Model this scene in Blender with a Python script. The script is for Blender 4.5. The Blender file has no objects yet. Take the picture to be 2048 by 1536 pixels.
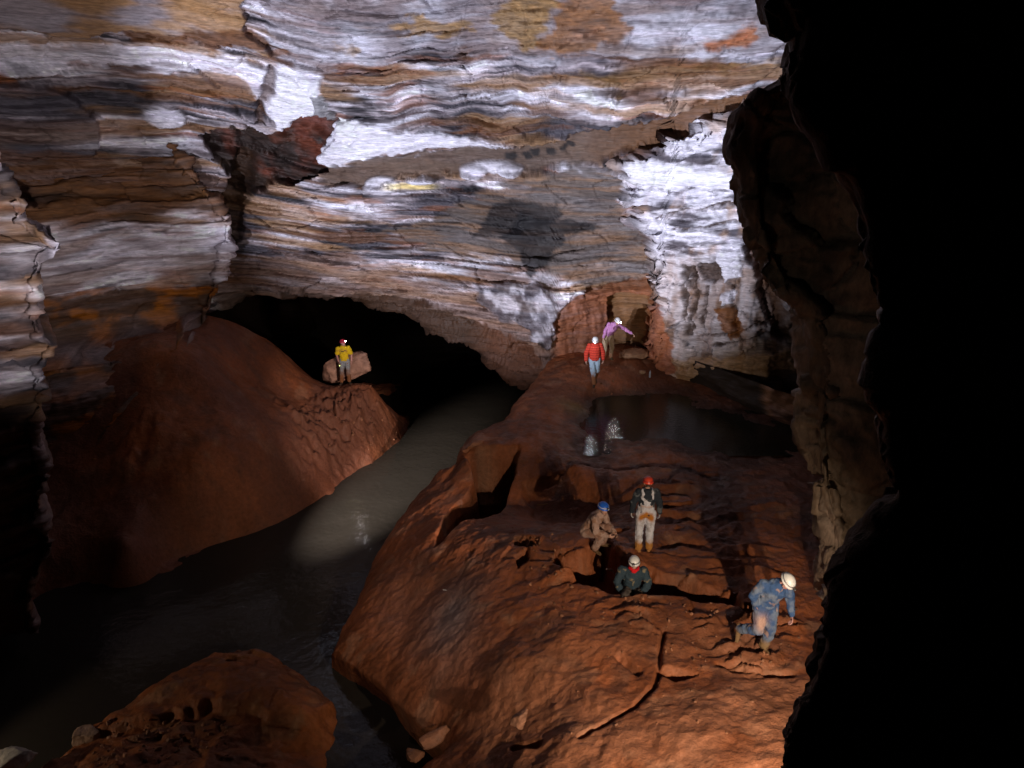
import bpy, bmesh, math, random
import numpy as np
from mathutils import Vector, Matrix

S = bpy.context.scene
COL = S.collection
rad = math.radians

# ------------------------------------------------------------------ camera
CZ = 8.3; PITCH = 20.0; F = 1400.0
cam_d = bpy.data.cameras.new('camera'); cam = bpy.data.objects.new('camera', cam_d); COL.objects.link(cam)
cam.location = (0, 0, CZ); cam.rotation_euler = (rad(90 - PITCH), 0, 0)
cam_d.sensor_width = 36; cam_d.lens = 36 * F / 2048; cam_d.clip_start = .05; cam_d.clip_end = 400
S.camera = cam

# ------------------------------------------------------------------ world: a cave, no daylight
W = bpy.data.worlds.new("World"); S.world = W; W.use_nodes = True
bg = W.node_tree.nodes['Background']; bg.inputs[0].default_value = (.35, .45, .8, 1); bg.inputs[1].default_value = .0012
S.view_settings.view_transform = 'Standard'; S.view_settings.look = 'None'
S.view_settings.exposure = 0; S.view_settings.gamma = 1

def spot(name, loc, target, watt, color, angle, blend=.3, size=.05):
    l = bpy.data.lights.new(name, 'SPOT'); o = bpy.data.objects.new(name, l); COL.objects.link(o)
    l.energy = watt; l.color = color; l.spot_size = rad(angle); l.spot_blend = blend; l.shadow_soft_size = size
    o.location = loc
    o.rotation_euler = (Vector(target) - Vector(loc)).to_track_quat('-Z', 'Y').to_euler()
    return o
# the cavers' big lamps plus added fill spots, all outside the frame: where they stand and what they point at
spot('wall_lamp', (-7.6, 5.0, 2.4), (-.8, 26, 10.2), 24500, (.81, .85, 1), 62, .55, .06)
spot('wall_lamp_second', (-9.0, 5.2, 2.2), (4.9, 24, 5.2), 8200, (.86, .89, 1), 25, .45, .06)
spot('wall_fill_left', (-1.0, 3.0, 5.0), (-13.5, 21, 8.0), 6000, (.95, .88, .90), 40, .8, .08)  # added fill to brighten the left wall
spot('wall_fill_dim', (-3.0, 4.0, 3.5), (6.6, 11.5, 4.5), 105, (1, .9, .75), 50, .8, .08)  # added weak fill, stands in for stray light on the right wall
spot('shelf_lamp', (3.3, 3.6, 3.1), (1.2, 13.0, -.6), 1600, (1, .79, .58), 76, .7, .05)
spot('shelf_lamp_second', (3.75, 3.5, 2.9), (1.9, 13.0, -.6), 560, (1, .79, .58), 66, .6, .04)
spot('dome_fill', (-.6, 1.0, 5.2), (-1.9, 10.8, -.9), 800, (1, .82, .74), 25, .9, .08)  # added fill to brighten the mud dome
spot('bank_lamp', (-12.6, 7.8, -.6), (-6.0, 11.5, -2.6), 330, (1, .80, .58), 60, .5, .05)
spot('slope_lamp', (3.5, 3.7, 2.5), (-5.8, 22.8, -1.3), 9500, (1, .80, .70), 16, .7, .05)
spot('river_lamp', (-10.0, 5.5, 2.2), (-4.0, 21.2, -3), 66000, (1, .90, .82), 14, 1, .08)

# ------------------------------------------------------------------ noise and grid helpers
_rng = np.random.RandomState(7)
_perm = _rng.permutation(256).astype(np.int64); _perm = np.concatenate([_perm, _perm, _perm])
_g = _rng.normal(size=(256, 3)); _g /= np.linalg.norm(_g, axis=1)[:, None]
def pn(x, y, z=0.0, seed=0):
    x, y, z = np.broadcast_arrays(np.asarray(x, float), np.asarray(y, float), np.asarray(z, float))
    x = x + seed * 17.37; y = y + seed * 5.11
    xi = np.floor(x).astype(np.int64); yi = np.floor(y).astype(np.int64); zi = np.floor(z).astype(np.int64)
    xf = x - xi; yf = y - yi; zf = z - zi
    u = xf**3*(xf*(xf*6-15)+10); v = yf**3*(yf*(yf*6-15)+10); w = zf**3*(zf*(zf*6-15)+10)
    def gr(i, j, k):
        h = _perm[_perm[_perm[(xi+i) & 255] + ((yi+j) & 255)] + ((zi+k) & 255)]
        g = _g[h]
        return g[..., 0]*(xf-i) + g[..., 1]*(yf-j) + g[..., 2]*(zf-k)
    def mix(a, b, t): return a + (b-a)*t
    return mix(mix(mix(gr(0,0,0), gr(1,0,0), u), mix(gr(0,1,0), gr(1,1,0), u), v),
               mix(mix(gr(0,0,1), gr(1,0,1), u), mix(gr(0,1,1), gr(1,1,1), u), v), w) * 1.6
def fbm(x, y, z=0.0, o=4, seed=0, gain=.5):
    s = 0; a = 1.0; f = 1.0
    for i in range(o):
        s = s + a*pn(x*f, y*f, np.asarray(z)*f + i*3.1, seed+i); a *= gain; f *= 2.03
    return s
def cells(x, y, seed=0):
    """random value of the nearest cell, and the gap between the two nearest"""
    xi = np.floor(x).astype(np.int64); yi = np.floor(y).astype(np.int64)
    d1 = np.full(x.shape, 9.0); d2 = np.full(x.shape, 9.0); val = np.zeros(x.shape)
    for i in (-1, 0, 1):
        for j in (-1, 0, 1):
            h = _perm[_perm[(xi+i+seed*13) & 255] + ((yi+j) & 255)]
            h2 = _perm[h + 31]; h3 = _perm[h + 77]
            cx = xi+i + h/255.; cy = yi+j + h2/255.
            d = np.hypot(x-cx, y-cy)
            near = d < d1
            d2 = np.where(near, d1, np.minimum(d2, d)); val = np.where(near, h3/255., val); d1 = np.where(near, d, d1)
    return val, d2-d1
def sstep(a, b, x):
    t = np.clip((x-a)/(b-a), 0, 1); return t*t*(3-2*t)
def ray(px, py):
    dx = (px-1024)/F; dy = -(py-768)/F; c = math.cos(rad(PITCH)); s = math.sin(rad(PITCH))
    return np.array([dx, c + dy*s, -s + dy*c])
def atY(px, py, Y): d = ray(px, py); return np.array([0, 0, CZ]) + d*Y/d[1]
def atZ(px, py, Z): d = ray(px, py); return np.array([0, 0, CZ]) + d*(Z-CZ)/d[2]
class TPS:
    def __init__(s, pts, vals, lam=.02):
        p = np.array(pts, float); n = len(p); s.p = p
        K = s.k(np.linalg.norm(p[:, None]-p[None], axis=2)) + lam*np.eye(n)
        P = np.hstack([np.ones((n, 1)), p]); A = np.zeros((n+3, n+3)); A[:n, :n] = K; A[:n, n:] = P; A[n:, :n] = P.T
        s.w = np.linalg.solve(A, np.concatenate([vals, [0, 0, 0]]))
    def k(s, r): return r*r*np.log(r+1e-9)
    def __call__(s, x, y):
        x, y = np.broadcast_arrays(np.asarray(x, float), np.asarray(y, float))
        o = s.w[-3] + s.w[-2]*x + s.w[-1]*y
        for i in range(len(s.p)): o = o + s.w[i]*s.k(np.hypot(x-s.p[i, 0], y-s.p[i, 1]))
        return o
def segd(x, y, pts, closed=False):
    pts = [tuple(p[:2]) for p in pts]
    if closed: pts = pts + [pts[0]]
    best = np.full(np.shape(x), 1e9)
    for (ax, ay), (bx, by) in zip(pts[:-1], pts[1:]):
        vx, vy = bx-ax, by-ay; t = np.clip(((x-ax)*vx+(y-ay)*vy)/(vx*vx+vy*vy+1e-12), 0, 1)
        best = np.minimum(best, np.hypot(x-ax-t*vx, y-ay-t*vy))
    return best
def inside(x, y, pts):
    r = np.zeros(np.shape(x), bool); n = len(pts)
    for i in range(n):
        ax, ay = pts[i][:2]; bx, by = pts[(i+1) % n][:2]
        if ay == by: continue
        c = ((ay > y) != (by > y)) & (x < (bx-ax)*(y-ay)/(by-ay)+ax)
        r ^= c
    return r
def sdp(x, y, pts):
    """positive inside"""
    d = segd(x, y, pts, True); return np.where(inside(x, y, pts), d, -d)
def interp(x, xs, ys): return np.interp(x, xs, ys)
def normals(P):
    du = np.gradient(P, axis=1); dv = np.gradient(P, axis=0); n = np.cross(du, dv)
    return n/(np.linalg.norm(n, axis=2, keepdims=True)+1e-12)
def punch(c, k=.26, ref=.31):
    l = np.clip(c.mean(-1), .015, .8); c = np.clip(l[..., None] + (c-l[..., None])*1.3, .004, 1); return c*((l/ref)**k)[..., None]
def finish(name, P, mat, color=None, kind='structure', keep=None, attrs=None, smooth=True):
    nv, nu = P.shape[:2]
    me = bpy.data.meshes.new(name)
    idx = np.arange(nv*nu).reshape(nv, nu)
    q = np.stack([idx[:-1, :-1], idx[:-1, 1:], idx[1:, 1:], idx[1:, :-1]], -1).reshape(-1, 4)
    if keep is not None:
        kk = (keep[:-1, :-1] & keep[1:, 1:] & keep[1:, :-1] & keep[:-1, 1:]).reshape(-1); q = q[kk]
    me.vertices.add(nv*nu); me.vertices.foreach_set('co', P.reshape(-1).astype(np.float32))
    me.loops.add(q.size); me.loops.foreach_set('vertex_index', q.reshape(-1).astype(np.int32))
    me.polygons.add(len(q)); me.polygons.foreach_set('loop_start', np.arange(0, q.size, 4, dtype=np.int32))
    me.polygons.foreach_set('loop_total', np.full(len(q), 4, dtype=np.int32))
    me.polygons.foreach_set('use_smooth', np.full(len(q), smooth))
    me.update(); me.validate()
    if color is not None:
        a = me.color_attributes.new('pigment', 'FLOAT_COLOR', 'POINT')
        c = np.ones((nv*nu, 4), np.float32); c[:, :3] = np.clip(color.reshape(-1, 3), .003, .85); a.data.foreach_set('color', c.reshape(-1))
    me.materials.append(mat)
    o = bpy.data.objects.new(name, me); COL.objects.link(o)
    if kind: o['kind'] = kind
    return o

# ------------------------------------------------------------------ materials
def rock_mat(name, rough=(.45, .85), bump=.5, scale=6, stretch=(1, 1, 5), var=.35, spec=.4):
    m = bpy.data.materials.new(name); m.use_nodes = True; n = m.node_tree.nodes; l = m.node_tree.links
    b = n['Principled BSDF']
    at = n.new('ShaderNodeVertexColor'); at.layer_name = 'pigment'
    tc = n.new('ShaderNodeTexCoord'); mp = n.new('ShaderNodeMapping'); mp.inputs['Scale'].default_value = stretch
    l.new(tc.outputs['Object'], mp.inputs[0])
    n1 = n.new('ShaderNodeTexNoise'); n1.inputs['Scale'].default_value = scale; n1.inputs['Detail'].default_value = 7; n1.inputs['Roughness'].default_value = .65
    n2 = n.new('ShaderNodeTexNoise'); n2.inputs['Scale'].default_value = scale*.35; n2.inputs['Detail'].default_value = 5
    l.new(mp.outputs[0], n1.inputs[0]); l.new(tc.outputs['Object'], n2.inputs[0])
    mr = n.new('ShaderNodeMapRange'); mr.inputs[1].default_value = .3; mr.inputs[2].default_value = .7; mr.inputs[3].default_value = 1-var; mr.inputs[4].default_value = 1+var
    l.new(n1.outputs[0], mr.inputs[0])
    mx = n.new('ShaderNodeVectorMath'); mx.operation = 'SCALE'; l.new(at.outputs[0], mx.inputs[0]); l.new(mr.outputs[0], mx.inputs['Scale'])
    l.new(mx.outputs[0], b.inputs['Base Color'])
    rr = n.new('ShaderNodeMapRange'); rr.inputs[1].default_value = .35; rr.inputs[2].default_value = .65; rr.inputs[3].default_value = rough[0]; rr.inputs[4].default_value = rough[1]
    l.new(n2.outputs[0], rr.inputs[0]); l.new(rr.outputs[0], b.inputs['Roughness'])
    b.inputs['Specular IOR Level'].default_value = spec
    bp = n.new('ShaderNodeBump'); bp.inputs['Strength'].default_value = bump; bp.inputs['Distance'].default_value = .09
    l.new(n1.outputs[0], bp.inputs['Height']); l.new(bp.outputs[0], b.inputs['Normal'])
    return m
M_wall = rock_mat('layered_quartzite', bump=.55, scale=5, stretch=(.6, .6, 5), var=.38)
M_dim = rock_mat('side_rock', bump=.6, scale=4, stretch=(2.2, 2.2, 1), var=.4)
M_mud = rock_mat('wet_mud', rough=(.35, .7), bump=.55, scale=9, stretch=(1, 1, 1), var=.25, spec=.25)
M_stone = rock_mat('loose_stone', bump=.5, scale=7, stretch=(1, 1, 1), var=.3)

def water_mat(name, col, rough, scale, strength):
    m = bpy.data.materials.new(name); m.use_nodes = True; n = m.node_tree.nodes; l = m.node_tree.links
    b = n['Principled BSDF']; b.inputs['Base Color'].default_value = (*col, 1); b.inputs['Roughness'].default_value = rough; b.inputs['IOR'].default_value = 1.33; b.inputs['Specular IOR Level'].default_value = .3
    tc = n.new('ShaderNodeTexCoord'); n1 = n.new('ShaderNodeTexNoise'); n1.inputs['Scale'].default_value = scale; n1.inputs['Detail'].default_value = 4
    bp = n.new('ShaderNodeBump'); bp.inputs['Strength'].default_value = strength; bp.inputs['Distance'].default_value = .05
    l.new(tc.outputs['Object'], n1.inputs[0]); l.new(n1.outputs[0], bp.inputs['Height']); l.new(bp.outputs[0], b.inputs['Normal'])
    return m
M_river = water_mat('murky_river', (.028, .024, .020), .09, 5, .22)
M_pool = water_mat('still_pool', (.012, .011, .008), .012, 9, .19); M_pool.node_tree.nodes['Principled BSDF'].inputs['Specular IOR Level'].default_value = .2

C = lambda *a: np.array(a, float)
WHITE = C(.64, .62, .68); PALE = C(.34, .30, .32); GREY = C(.105, .095, .112); DARK = C(.022, .020, .026)
TAN = C(.33, .20, .115); OCHRE = C(.33, .205, .10); RUST = C(.34, .135, .065); BROWN = C(.13, .062, .034); MUD = C(.255, .080, .031)
def lerp(a, b, t):
    t = np.asarray(t)[..., None]; return a*(1-t) + b*t

# ------------------------------------------------------------------ back wall of the chamber
bw = [(-300,0,20.5),(-300,500,20.5),(0,0,22),(0,150,22.6),(0,300,22.5),(250,100,24),(250,300,24.5),(490,50,25.3),(500,200,26),(450,390,26.6),(600,300,27.3),
      (700,100,26),(900,100,25.5),(1100,60,24.6),(1300,60,23.6),(1500,60,22.6),(700,250,26.2),(900,250,25.7),(1200,220,24.7),(1400,200,23.7),
      (700,400,26.6),(900,400,26.4),(1100,450,26.2),(1240,480,26),(560,560,26.8),(800,570,26.2),(1000,600,25.6),(1080,680,25.2),
      (1150,600,25.2),(1200,650,25.7),(1260,640,26.1),(1300,650,25.8),(1340,600,25.2),(1400,400,24.6),(1450,500,24.2),(1450,700,24),(1600,600,23.4),(1600,720,23.4),
      (1800,600,22),(1800,100,21.2),(2100,300,20),(300,-400,23),(1000,-400,23.5),(1600,-400,21)]
_p = [atY(a, b, Y) for a, b, Y in bw]
YW = TPS([(p[0], p[2]) for p in _p], [b[2] for b in bw], .3)
def on_wall(px, py):
    Y = 25.
    for _ in range(8):
        p = atY(px, py, Y); Y = .5*Y + .5*float(YW(p[0], p[2]))
    return atY(px, py, Y)
NZ = [None]
def wpoly(pts): return [(lambda q: (q[0], q[2]))(on_wall(*p)) for p in pts]
def mask(X, Z, pts, soft=.15, warp=None):
    if warp is not None: X = X+warp[0]; Z = Z+warp[1]
    m = sstep(-soft*1.6, soft*1.6, sdp(X, Z, wpoly(pts)))
    if NZ[0] is not None: m = sstep(.28, .72, m + .42*NZ[0]*(1-np.abs(2*m-1)**2))
    return m
def line(X, Z, pts, w, warp=None):
    if warp is not None: X = X+warp[0]; Z = Z+warp[1]
    return 1 - sstep(w*.3, w, segd(X, Z, wpoly(pts)))

def strata_relief(X, s, seed=0, amp=1.0):
    """bedding: thin ledges that run along the layers, blocks that broke off between joints"""
    d = .20*fbm(X*.16, s*.9, seed, 3, seed+1)
    ledge = fbm(X*.22, s*2.6, seed, 2, seed+2); d = d + .30*np.tanh(ledge*3)*.6
    thin = fbm(X*.5, s*8, seed, 3, seed+3); d = d + .085*thin*1.3 + .07*np.tanh(thin*5)*.5
    fine = pn(X*1.2, s*22, seed, seed+5); d = d + .028*fine
    v, gap = cells(X*.55 + .25*pn(X*.7, s, 0, seed), s*1.7 + .15*pn(X, s*2, 0, seed+9), seed)
    d = d + .36*(v-.5)
    d = d - .14*(1-sstep(0, .05, gap))
    cv = pn(X*.20, s*3.3, seed, seed+6); d = d - .16*np.exp(-(cv/.035)**2)*sstep(-.1, .3, pn(X*.35, s*.9, 2, seed+7))
    cv = pn(X*.35, s*7, seed, seed+8); d = d - .06*np.exp(-(cv/.06)**2)*sstep(-.1, .3, pn(X*.5, s*1.9, 5, seed+7))
    d = d + .05*fbm(X*1.8, s*2.6, seed, 4, seed+12)
    v2, g2 = cells(X*1.4 + .3*pn(X, s*2, 0, seed+4), s*5 + .2*pn(X*2, s*3, 0, seed+8), seed+3)
    d = d + .13*(v2-.5)
    return d*amp

def wall_color(X, s, Z, seed=0):
    """pigment of the layered rock: white, lavender grey, dark seams, tan and rust beds"""
    broad = fbm(X*.10, s*.75, seed, 3, seed+20)
    mid = fbm(X*.28, s*3.0, seed, 4, seed+24)
    thin = fbm(X*.55, s*9, seed, 3, seed+28)
    t = .5 + .75*broad + .6*mid + .3*thin
    c = lerp(np.broadcast_to(GREY, X.shape+(3,)), PALE, sstep(.15, .5, t)); c = lerp(c, WHITE, sstep(.45, .85, t))
    c = lerp(c, DARK, sstep(.12, .6, -mid*.9 - .5*thin - .12)*.9)
    c = lerp(c, DARK, sstep(.35, .6, fbm(X*.4, s*14, seed, 2, seed+41))*.5)
    v, g = cells(X*.7+.4*pn(X*.8, s, 1, seed+50), s*1.5+.3*pn(X, s*2, 2, seed+51), seed+2); c = c*(.72+.5*v)[..., None]
    v, g = cells(X*1.9+.5*pn(X*2, s*2, 1, seed+52), s*4.5+.3*pn(X*2, s*3, 2, seed+53), seed+6); c = c*(.82+.33*v)[..., None]
    warm = fbm(X*.2, s*1.6, seed, 4, seed+33)
    c = lerp(c, TAN, sstep(-.05, .4, warm)*.75)
    c = lerp(c, RUST*.8, sstep(.25, .7, fbm(X*.35, s*3.2, seed, 4, seed+37))*.55); c = lerp(c, BROWN*1.2, sstep(.1, .5, fbm(X*.18, s*2.4, seed, 4, seed+39))*.75)
    return c

def build_back_wall():
    xs = np.arange(-25, 14.01, .042); nu = len(xs)
    # brow line A (where the face ends) and inner line B, from left to right
    A = [(-300,560),(300,600),(420,598),(480,580),(560,574),(700,580),(820,590),(900,618),(970,640),(1030,668),(1075,700),(1100,770),(1115,800),(1130,800),(1200,800),(1285,790),(1296,742),(1350,736),(1450,729),(1560,718),(1650,712),(1900,700)]
    Ap = [on_wall(*a) for a in A]
    zA = interp(xs, [p[0] for p in Ap], [p[2] for p in Ap])
    B = [(-300,600),(300,620),(430,606),(560,586),(700,600),(820,630),(890,664),(940,708),(975,742),(1010,762),(1045,775),(1060,772)]
    Bp = [atY(b[0], b[1], 28.2 if b[0] < 900 else 26.6) for b in B]
    xb = [p[0] for p in Bp]; zB = interp(xs, xb, [p[2] for p in Bp]); zB = np.minimum(zB, zA-.02)
    n1 = 400; n2 = 46; n3 = 30
    t = np.linspace(0, 1, n1)[:, None]; Z1 = 16.5*(1-t) + zA[None]*t
    X1 = np.broadcast_to(xs, Z1.shape)
    Y1 = YW(X1, Z1)
    # right block stands forward of the bedded face
    edge = [(1560,175),(1500,205),(1400,240),(1300,285),(1210,335),(1245,352),(1255,400),(1265,440),(1290,470),(1300,520),(1300,580),(1290,640),(1285,700),(1290,760),(2300,900),(2300,150)]
    wx = (.06+.22*sstep(2.6, 3.6, Z1))*fbm(X1*1.6, Z1*2.6, 1, 5, 60); wz = .14*fbm(X1*1.6, Z1*1.6, 4, 4, 61)
    blk = sdp(X1+wx, Z1+wz, wpoly(edge))
    step = sstep(-.05, .28, blk); Y1 = Y1 - 1.25*step
    yA = Y1[-1]
    a = np.linspace(0, 1, n2)[1:, None]*math.pi/2
    D = interp(xs, [-25, Ap[11][0], Ap[12][0], 14], [2.6, 2.2, .3, .3])
    Y2 = yA + D*(1-np.cos(a)); Z2 = zA + (zB-zA)*np.sin(a)
    far = np.linspace(0, 1, n3)[1:, None]
    Y3 = Y2[-1] + far*12; Z3 = Z2[-1] + far*.6
    X = np.broadcast_to(xs, (n1+n2+n3-2, nu)).copy(); Y = np.vstack([Y1, Y2, Y3]); Z = np.vstack([Z1, Z2, Z3])
    P = np.stack([X, Y, Z], -1)
    N = normals(P)
    if N[50, 300, 1] > 0: N = -N
    full = lambda m: np.vstack([m, np.repeat(m[-1:], n2+n3-2, 0)])
    Zc = Z.copy()
    # folds of the bedding: it dips left of centre, arches to the right
    fold = .35*pn(X*.22, 0, Z*.12, 70) + .22*np.sin(X*.55+1)*sstep(4, 9, Z) + .012*(X+3)**2*.35 - .05*X
    fold = fold + .07*pn(X*.9, Z*.3, 2, 71)*sstep(5, 8, Z)
    # tight folds in the crumpled beds right of the cavity
    q = on_wall(1000, 200); fold = fold + .13*np.exp(-((X-q[0])/5.5)**2-((Z-q[2])/1.7)**2)*fbm(X*.5, Z*.3, 1, 3, 72)*2
    s = Z - fold
    d = strata_relief(X, s, 3)
    NZ[0] = fbm(X*1.1, s*4.5, 2, 5, 86)
    wp = (.22*fbm(X*.8, Z*.8, 3, 4, 80), .16*fbm(X*.8, Z*.8, 7, 4, 81)); hf = fbm(X*3.5, Z*3.5, 3, 4, 83); wp2 = (wp[0]*.5+.09*hf, wp[1]*.5+.07*fbm(X*3.5, Z*3.5, 8, 4, 84))
    col = wall_color(X, s, Z, 3)
    # big forms --------------------------------------------------------
    m_plate = mask(X, Z, [(-200,-200),(480,-200),(490,60),(540,110),(420,85),(250,60),(130,75),(60,60),(-200,20)], .12, wp2)
    d = d*(1-.65*m_plate) + .35*m_plate
    col = lerp(col, lerp(np.broadcast_to(TAN*1.05, col.shape), PALE*.9, sstep(-.2, .4, fbm(X*.4, s*1.5, 2, 4, 90))), m_plate*.9)
    for pts, cc, k in [([(250,62),(500,58),(560,100),(500,98),(380,90),(270,82)], BROWN*1.3, .9),
                       ([(560,98),(690,150),(610,125),(520,112)], BROWN*1.6, .7),  # wedge follows a shadow edge on the wall, painted in as brown
                       ([(-50,140),(20,150),(35,175),(-50,185)], RUST*.7, .9)]:
        col = lerp(col, cc*(1+.3*fbm(X*2, s*4, 1, 3, 91))[..., None], mask(X, Z, pts, .12, wp)*k)
    # bright white bed under the plate
    m = mask(X, Z, [(-50,75),(120,95),(300,95),(450,110),(560,130),(640,160),(640,240),(560,250),(510,200),(480,150),(300,130),(120,130),(-50,125)], .18, wp2)
    col = lerp(col, WHITE*1.05, m*.8); d = d + .12*m
    m = mask(X, Z, [(560,130),(640,150),(645,235),(620,275),(560,262),(535,200)], .15, wp2); col = lerp(col, WHITE*1.08, m*.9); d = d*(1-.5*m) + .1*m
    # smooth pale upper mass, centre and right
    m = mask(X, Z, [(500,-200),(1700,-200),(1700,110),(1300,110),(1100,130),(900,100),(700,130),(600,140),(540,70)], .3, wp)
    col = lerp(col, lerp(PALE*.95+0*col, WHITE*.8, sstep(-.3, .5, fbm(X*.7, Z*1.2, 2, 4, 93))), m*.62); d = d*(1-.35*m) + .2*m + .16*m*fbm(X*.9, Z*1.1, 9, 4, 94)
    for pts, cc, k in [([(775,45),(850,38),(930,50),(945,60),(900,70),(800,60)], OCHRE, .9),
                       ([(985,38),(1040,-20),(1112,-20),(1118,12),(1092,40),(1098,62),(1074,72),(1072,98),(1040,92),(1010,75)], OCHRE*.95, .95),
                       ([(1122,20),(1180,-30),(1225,-30),(1240,20),(1262,58),(1244,82),(1190,90),(1160,104),(1098,106),(1076,98),(1078,74),(1102,64)], RUST*.45+OCHRE*.35, .95),
                       ([(670,85),(720,95),(715,108),(680,100)], OCHRE, .8),
                       ([(1410,85),(1450,75),(1505,58),(1512,78),(1480,95),(1430,98)], RUST*1.1, .95),
                       ([(1380,130),(1450,125),(1560,120),(1565,140),(1450,142)], OCHRE*.9, .55),
                       ([(670,135),(760,130),(860,140),(870,150),(760,150),(690,150)], RUST*.7, .6),
                       ([(1160,145),(1230,150),(1240,190),(1180,170)], OCHRE*.6, .7)]:
        col = lerp(col, cc*(1+.5*fbm(X*1.6, s*6, 1, 4, 92))[..., None], mask(X, Z, pts, .24, wp2)*k*.88)
    # rusty hollow with the vertical crack, left of centre
    m = mask(X, Z, [(405,280),(430,268),(470,258),(530,275),(570,262),(600,235),(640,232),(662,225),(668,262),(652,300),(632,325),(640,345),(600,362),(540,368),(500,392),(470,385),(458,350),(430,318)], .16, wp2)
    d = d - .85*m + .25*m*fbm(X*1.5, Z*1.5, 5, 3, 95); col = lerp(col, lerp(C(.035,.018,.013)+0*col, C(.17,.052,.033), sstep(-.3, .5, fbm(X*.9, Z*1.1, 2, 4, 96)+.35*(X-on_wall(590, 300)[0])/1.5)), m*.95)  # inner shade of the hollow painted near black, red toward the right
    m = line(X, Z, [(500,330),(478,380),(468,430),(462,470)], .42, wp2); d = d - .9*m; col = lerp(col, BROWN*.5, m*.7)
    m = line(X, Z, [(545,140),(535,180),(515,200),(520,240)], .2, wp2); d = d - .35*m; col = lerp(col, BROWN*.7, m*.7)
    m = mask(X, Z, [(625,190),(650,185),(662,215),(655,240),(628,250),(632,215)], .06, wp2); d = d+.12*m; col = lerp(col, C(.28,.27,.28), m*.9)
    # white fan right of the hollow
    m = mask(X, Z, [(655,250),(720,245),(790,262),(900,270),(1010,290),(860,300),(760,312),(680,335),(630,325)], .12, wp2); col = lerp(col, WHITE*1.1, m*.85); d = d*(1-.6*m)+.16*m
    # smooth brown seam sweeping up to the right, overhang shade painted in (a recess under the folded beds)
    seam = [(630,338),(760,318),(900,305),(1020,298),(1120,280),(1200,258),(1290,250),(1360,225),(1440,200),(1530,180),(1540,205),(1480,212),(1400,243),(1300,290),(1200,330),(1080,345),(960,350),(820,352),(740,375),(640,372)]
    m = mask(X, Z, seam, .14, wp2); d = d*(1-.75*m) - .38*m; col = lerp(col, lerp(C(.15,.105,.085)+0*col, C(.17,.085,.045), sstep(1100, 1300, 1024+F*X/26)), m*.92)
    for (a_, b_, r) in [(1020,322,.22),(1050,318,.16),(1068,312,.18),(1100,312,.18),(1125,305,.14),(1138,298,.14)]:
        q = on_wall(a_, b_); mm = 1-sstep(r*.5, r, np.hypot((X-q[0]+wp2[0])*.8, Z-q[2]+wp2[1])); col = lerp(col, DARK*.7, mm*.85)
    # pale pods
    for (a_, b_, rx, rz) in [(985,338,1.0,.22),(1020,342,.5,.18),(945,345,.55,.22),(760,372,.8,.32),(840,362,.6,.12),(690,378,.5,.16),(330,235,.6,.4)]:
        q = on_wall(a_, b_); rr = np.hypot((X-q[0])/rx, (Z-q[2])/rz); mm = 1-sstep(.7, 1.05, rr); d = d + .32*np.sqrt(np.clip(1-rr*rr, 0, 1)); col = lerp(col, WHITE*1.02, mm*.85)
    q = on_wall(820, 372); mm = np.exp(-((X-q[0])/.9)**4-((Z-q[2])/.10)**4); col = lerp(col, C(.75,.6,.30), mm*.8)
    # lower face: the buttress's cast shadow painted on as dark grey-brown
    m = mask(X, Z, [(760,470),(900,420),(1010,370),(1150,340),(1240,345),(1250,430),(1290,480),(1310,600),(1200,580),(1090,540),(1000,520),(880,500)], .3, wp)
    col = lerp(col, lerp(C(.12,.10,.095)+0*col, C(.20,.125,.085), sstep(-.2, .4, fbm(X*.3, s*5, 2, 4, 97))), m*.88); d = d*(1-.45*m)
    for pts in [[(990,410),(1060,400),(1110,400),(1130,420),(1100,460),(1000,470),(950,470)],[(1040,430),(1130,440),(1190,445),(1195,465),(1130,470),(1100,530),(1060,560),(1040,500),(990,480)]]:
        col = lerp(col, DARK*.75, mask(X, Z, pts, .18, wp)*.8)
    # brown beds just over the tunnel, shade painted under the brow, orange niche
    m = mask(X, Z, [(430,520),(700,505),(860,560),(1000,600),(1060,640),(1110,700),(1110,800),(900,900),(400,900)], .3, wp); col = lerp(col, C(.22,.14,.11)*(1+.35*fbm(X*.4, s*6, 2, 4, 98))[..., None], m*.7)
    m = mask(X, Z, [(560,582),(700,590),(850,606),(940,636),(1010,664),(1060,690),(1130,800),(900,1000),(400,900)], .14, wp2); col = lerp(col, lerp(BROWN*.55+0*col, C(.13,.055,.032), sstep(on_wall(930, 700)[0], on_wall(1000, 700)[0], X)), m*.92)  # unlit underside of the brow, its shade painted as dark brown
    # the grey pillar between tunnel and niche
    m = mask(X, Z, [(950,570),(1060,560),(1110,600),(1120,640),(1100,700),(1060,660),(1010,640),(960,610)], .2, wp)
    col = lerp(col, lerp(GREY+0*col, WHITE*.8, sstep(-.2, .4, fbm(X*1.6, Z*1.6, 3, 4, 99))), m*.75); d = d*(1-.5*m) + .25*m + .22*m*fbm(X*1.3, Z*1.0, 8, 4, 100)
    m = mask(X, Z, [(1110,640),(1140,600),(1220,570),(1300,560),(1305,640),(1290,820),(1110,820)], .22, wp); d = d*(1-.7*m) - .25*m + .10*m*fbm(X*2.2, Z*.6, 3, 4, 101)
    col = lerp(col, C(.25,.105,.062)*(1+.35*fbm(X*2, Z*1, 2, 4, 102))[..., None], m*.92)
    m = mask(X, Z, [(1225,600),(1250,590),(1290,600),(1292,730),(1292,840),(1225,840),(1222,680)], .12, wp2); d = d - .45*m; col = lerp(col, C(.15,.11,.05), m*.5)
    m = line(X, Z, [(1180,585),(1240,575),(1300,575)], .22, wp2); d = d - .25*m; col = lerp(col, BROWN, m*.6)
    # right block: bright white, broken
    B1 = full(step)
    inb = B1*sstep(0, .1, B1)
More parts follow.
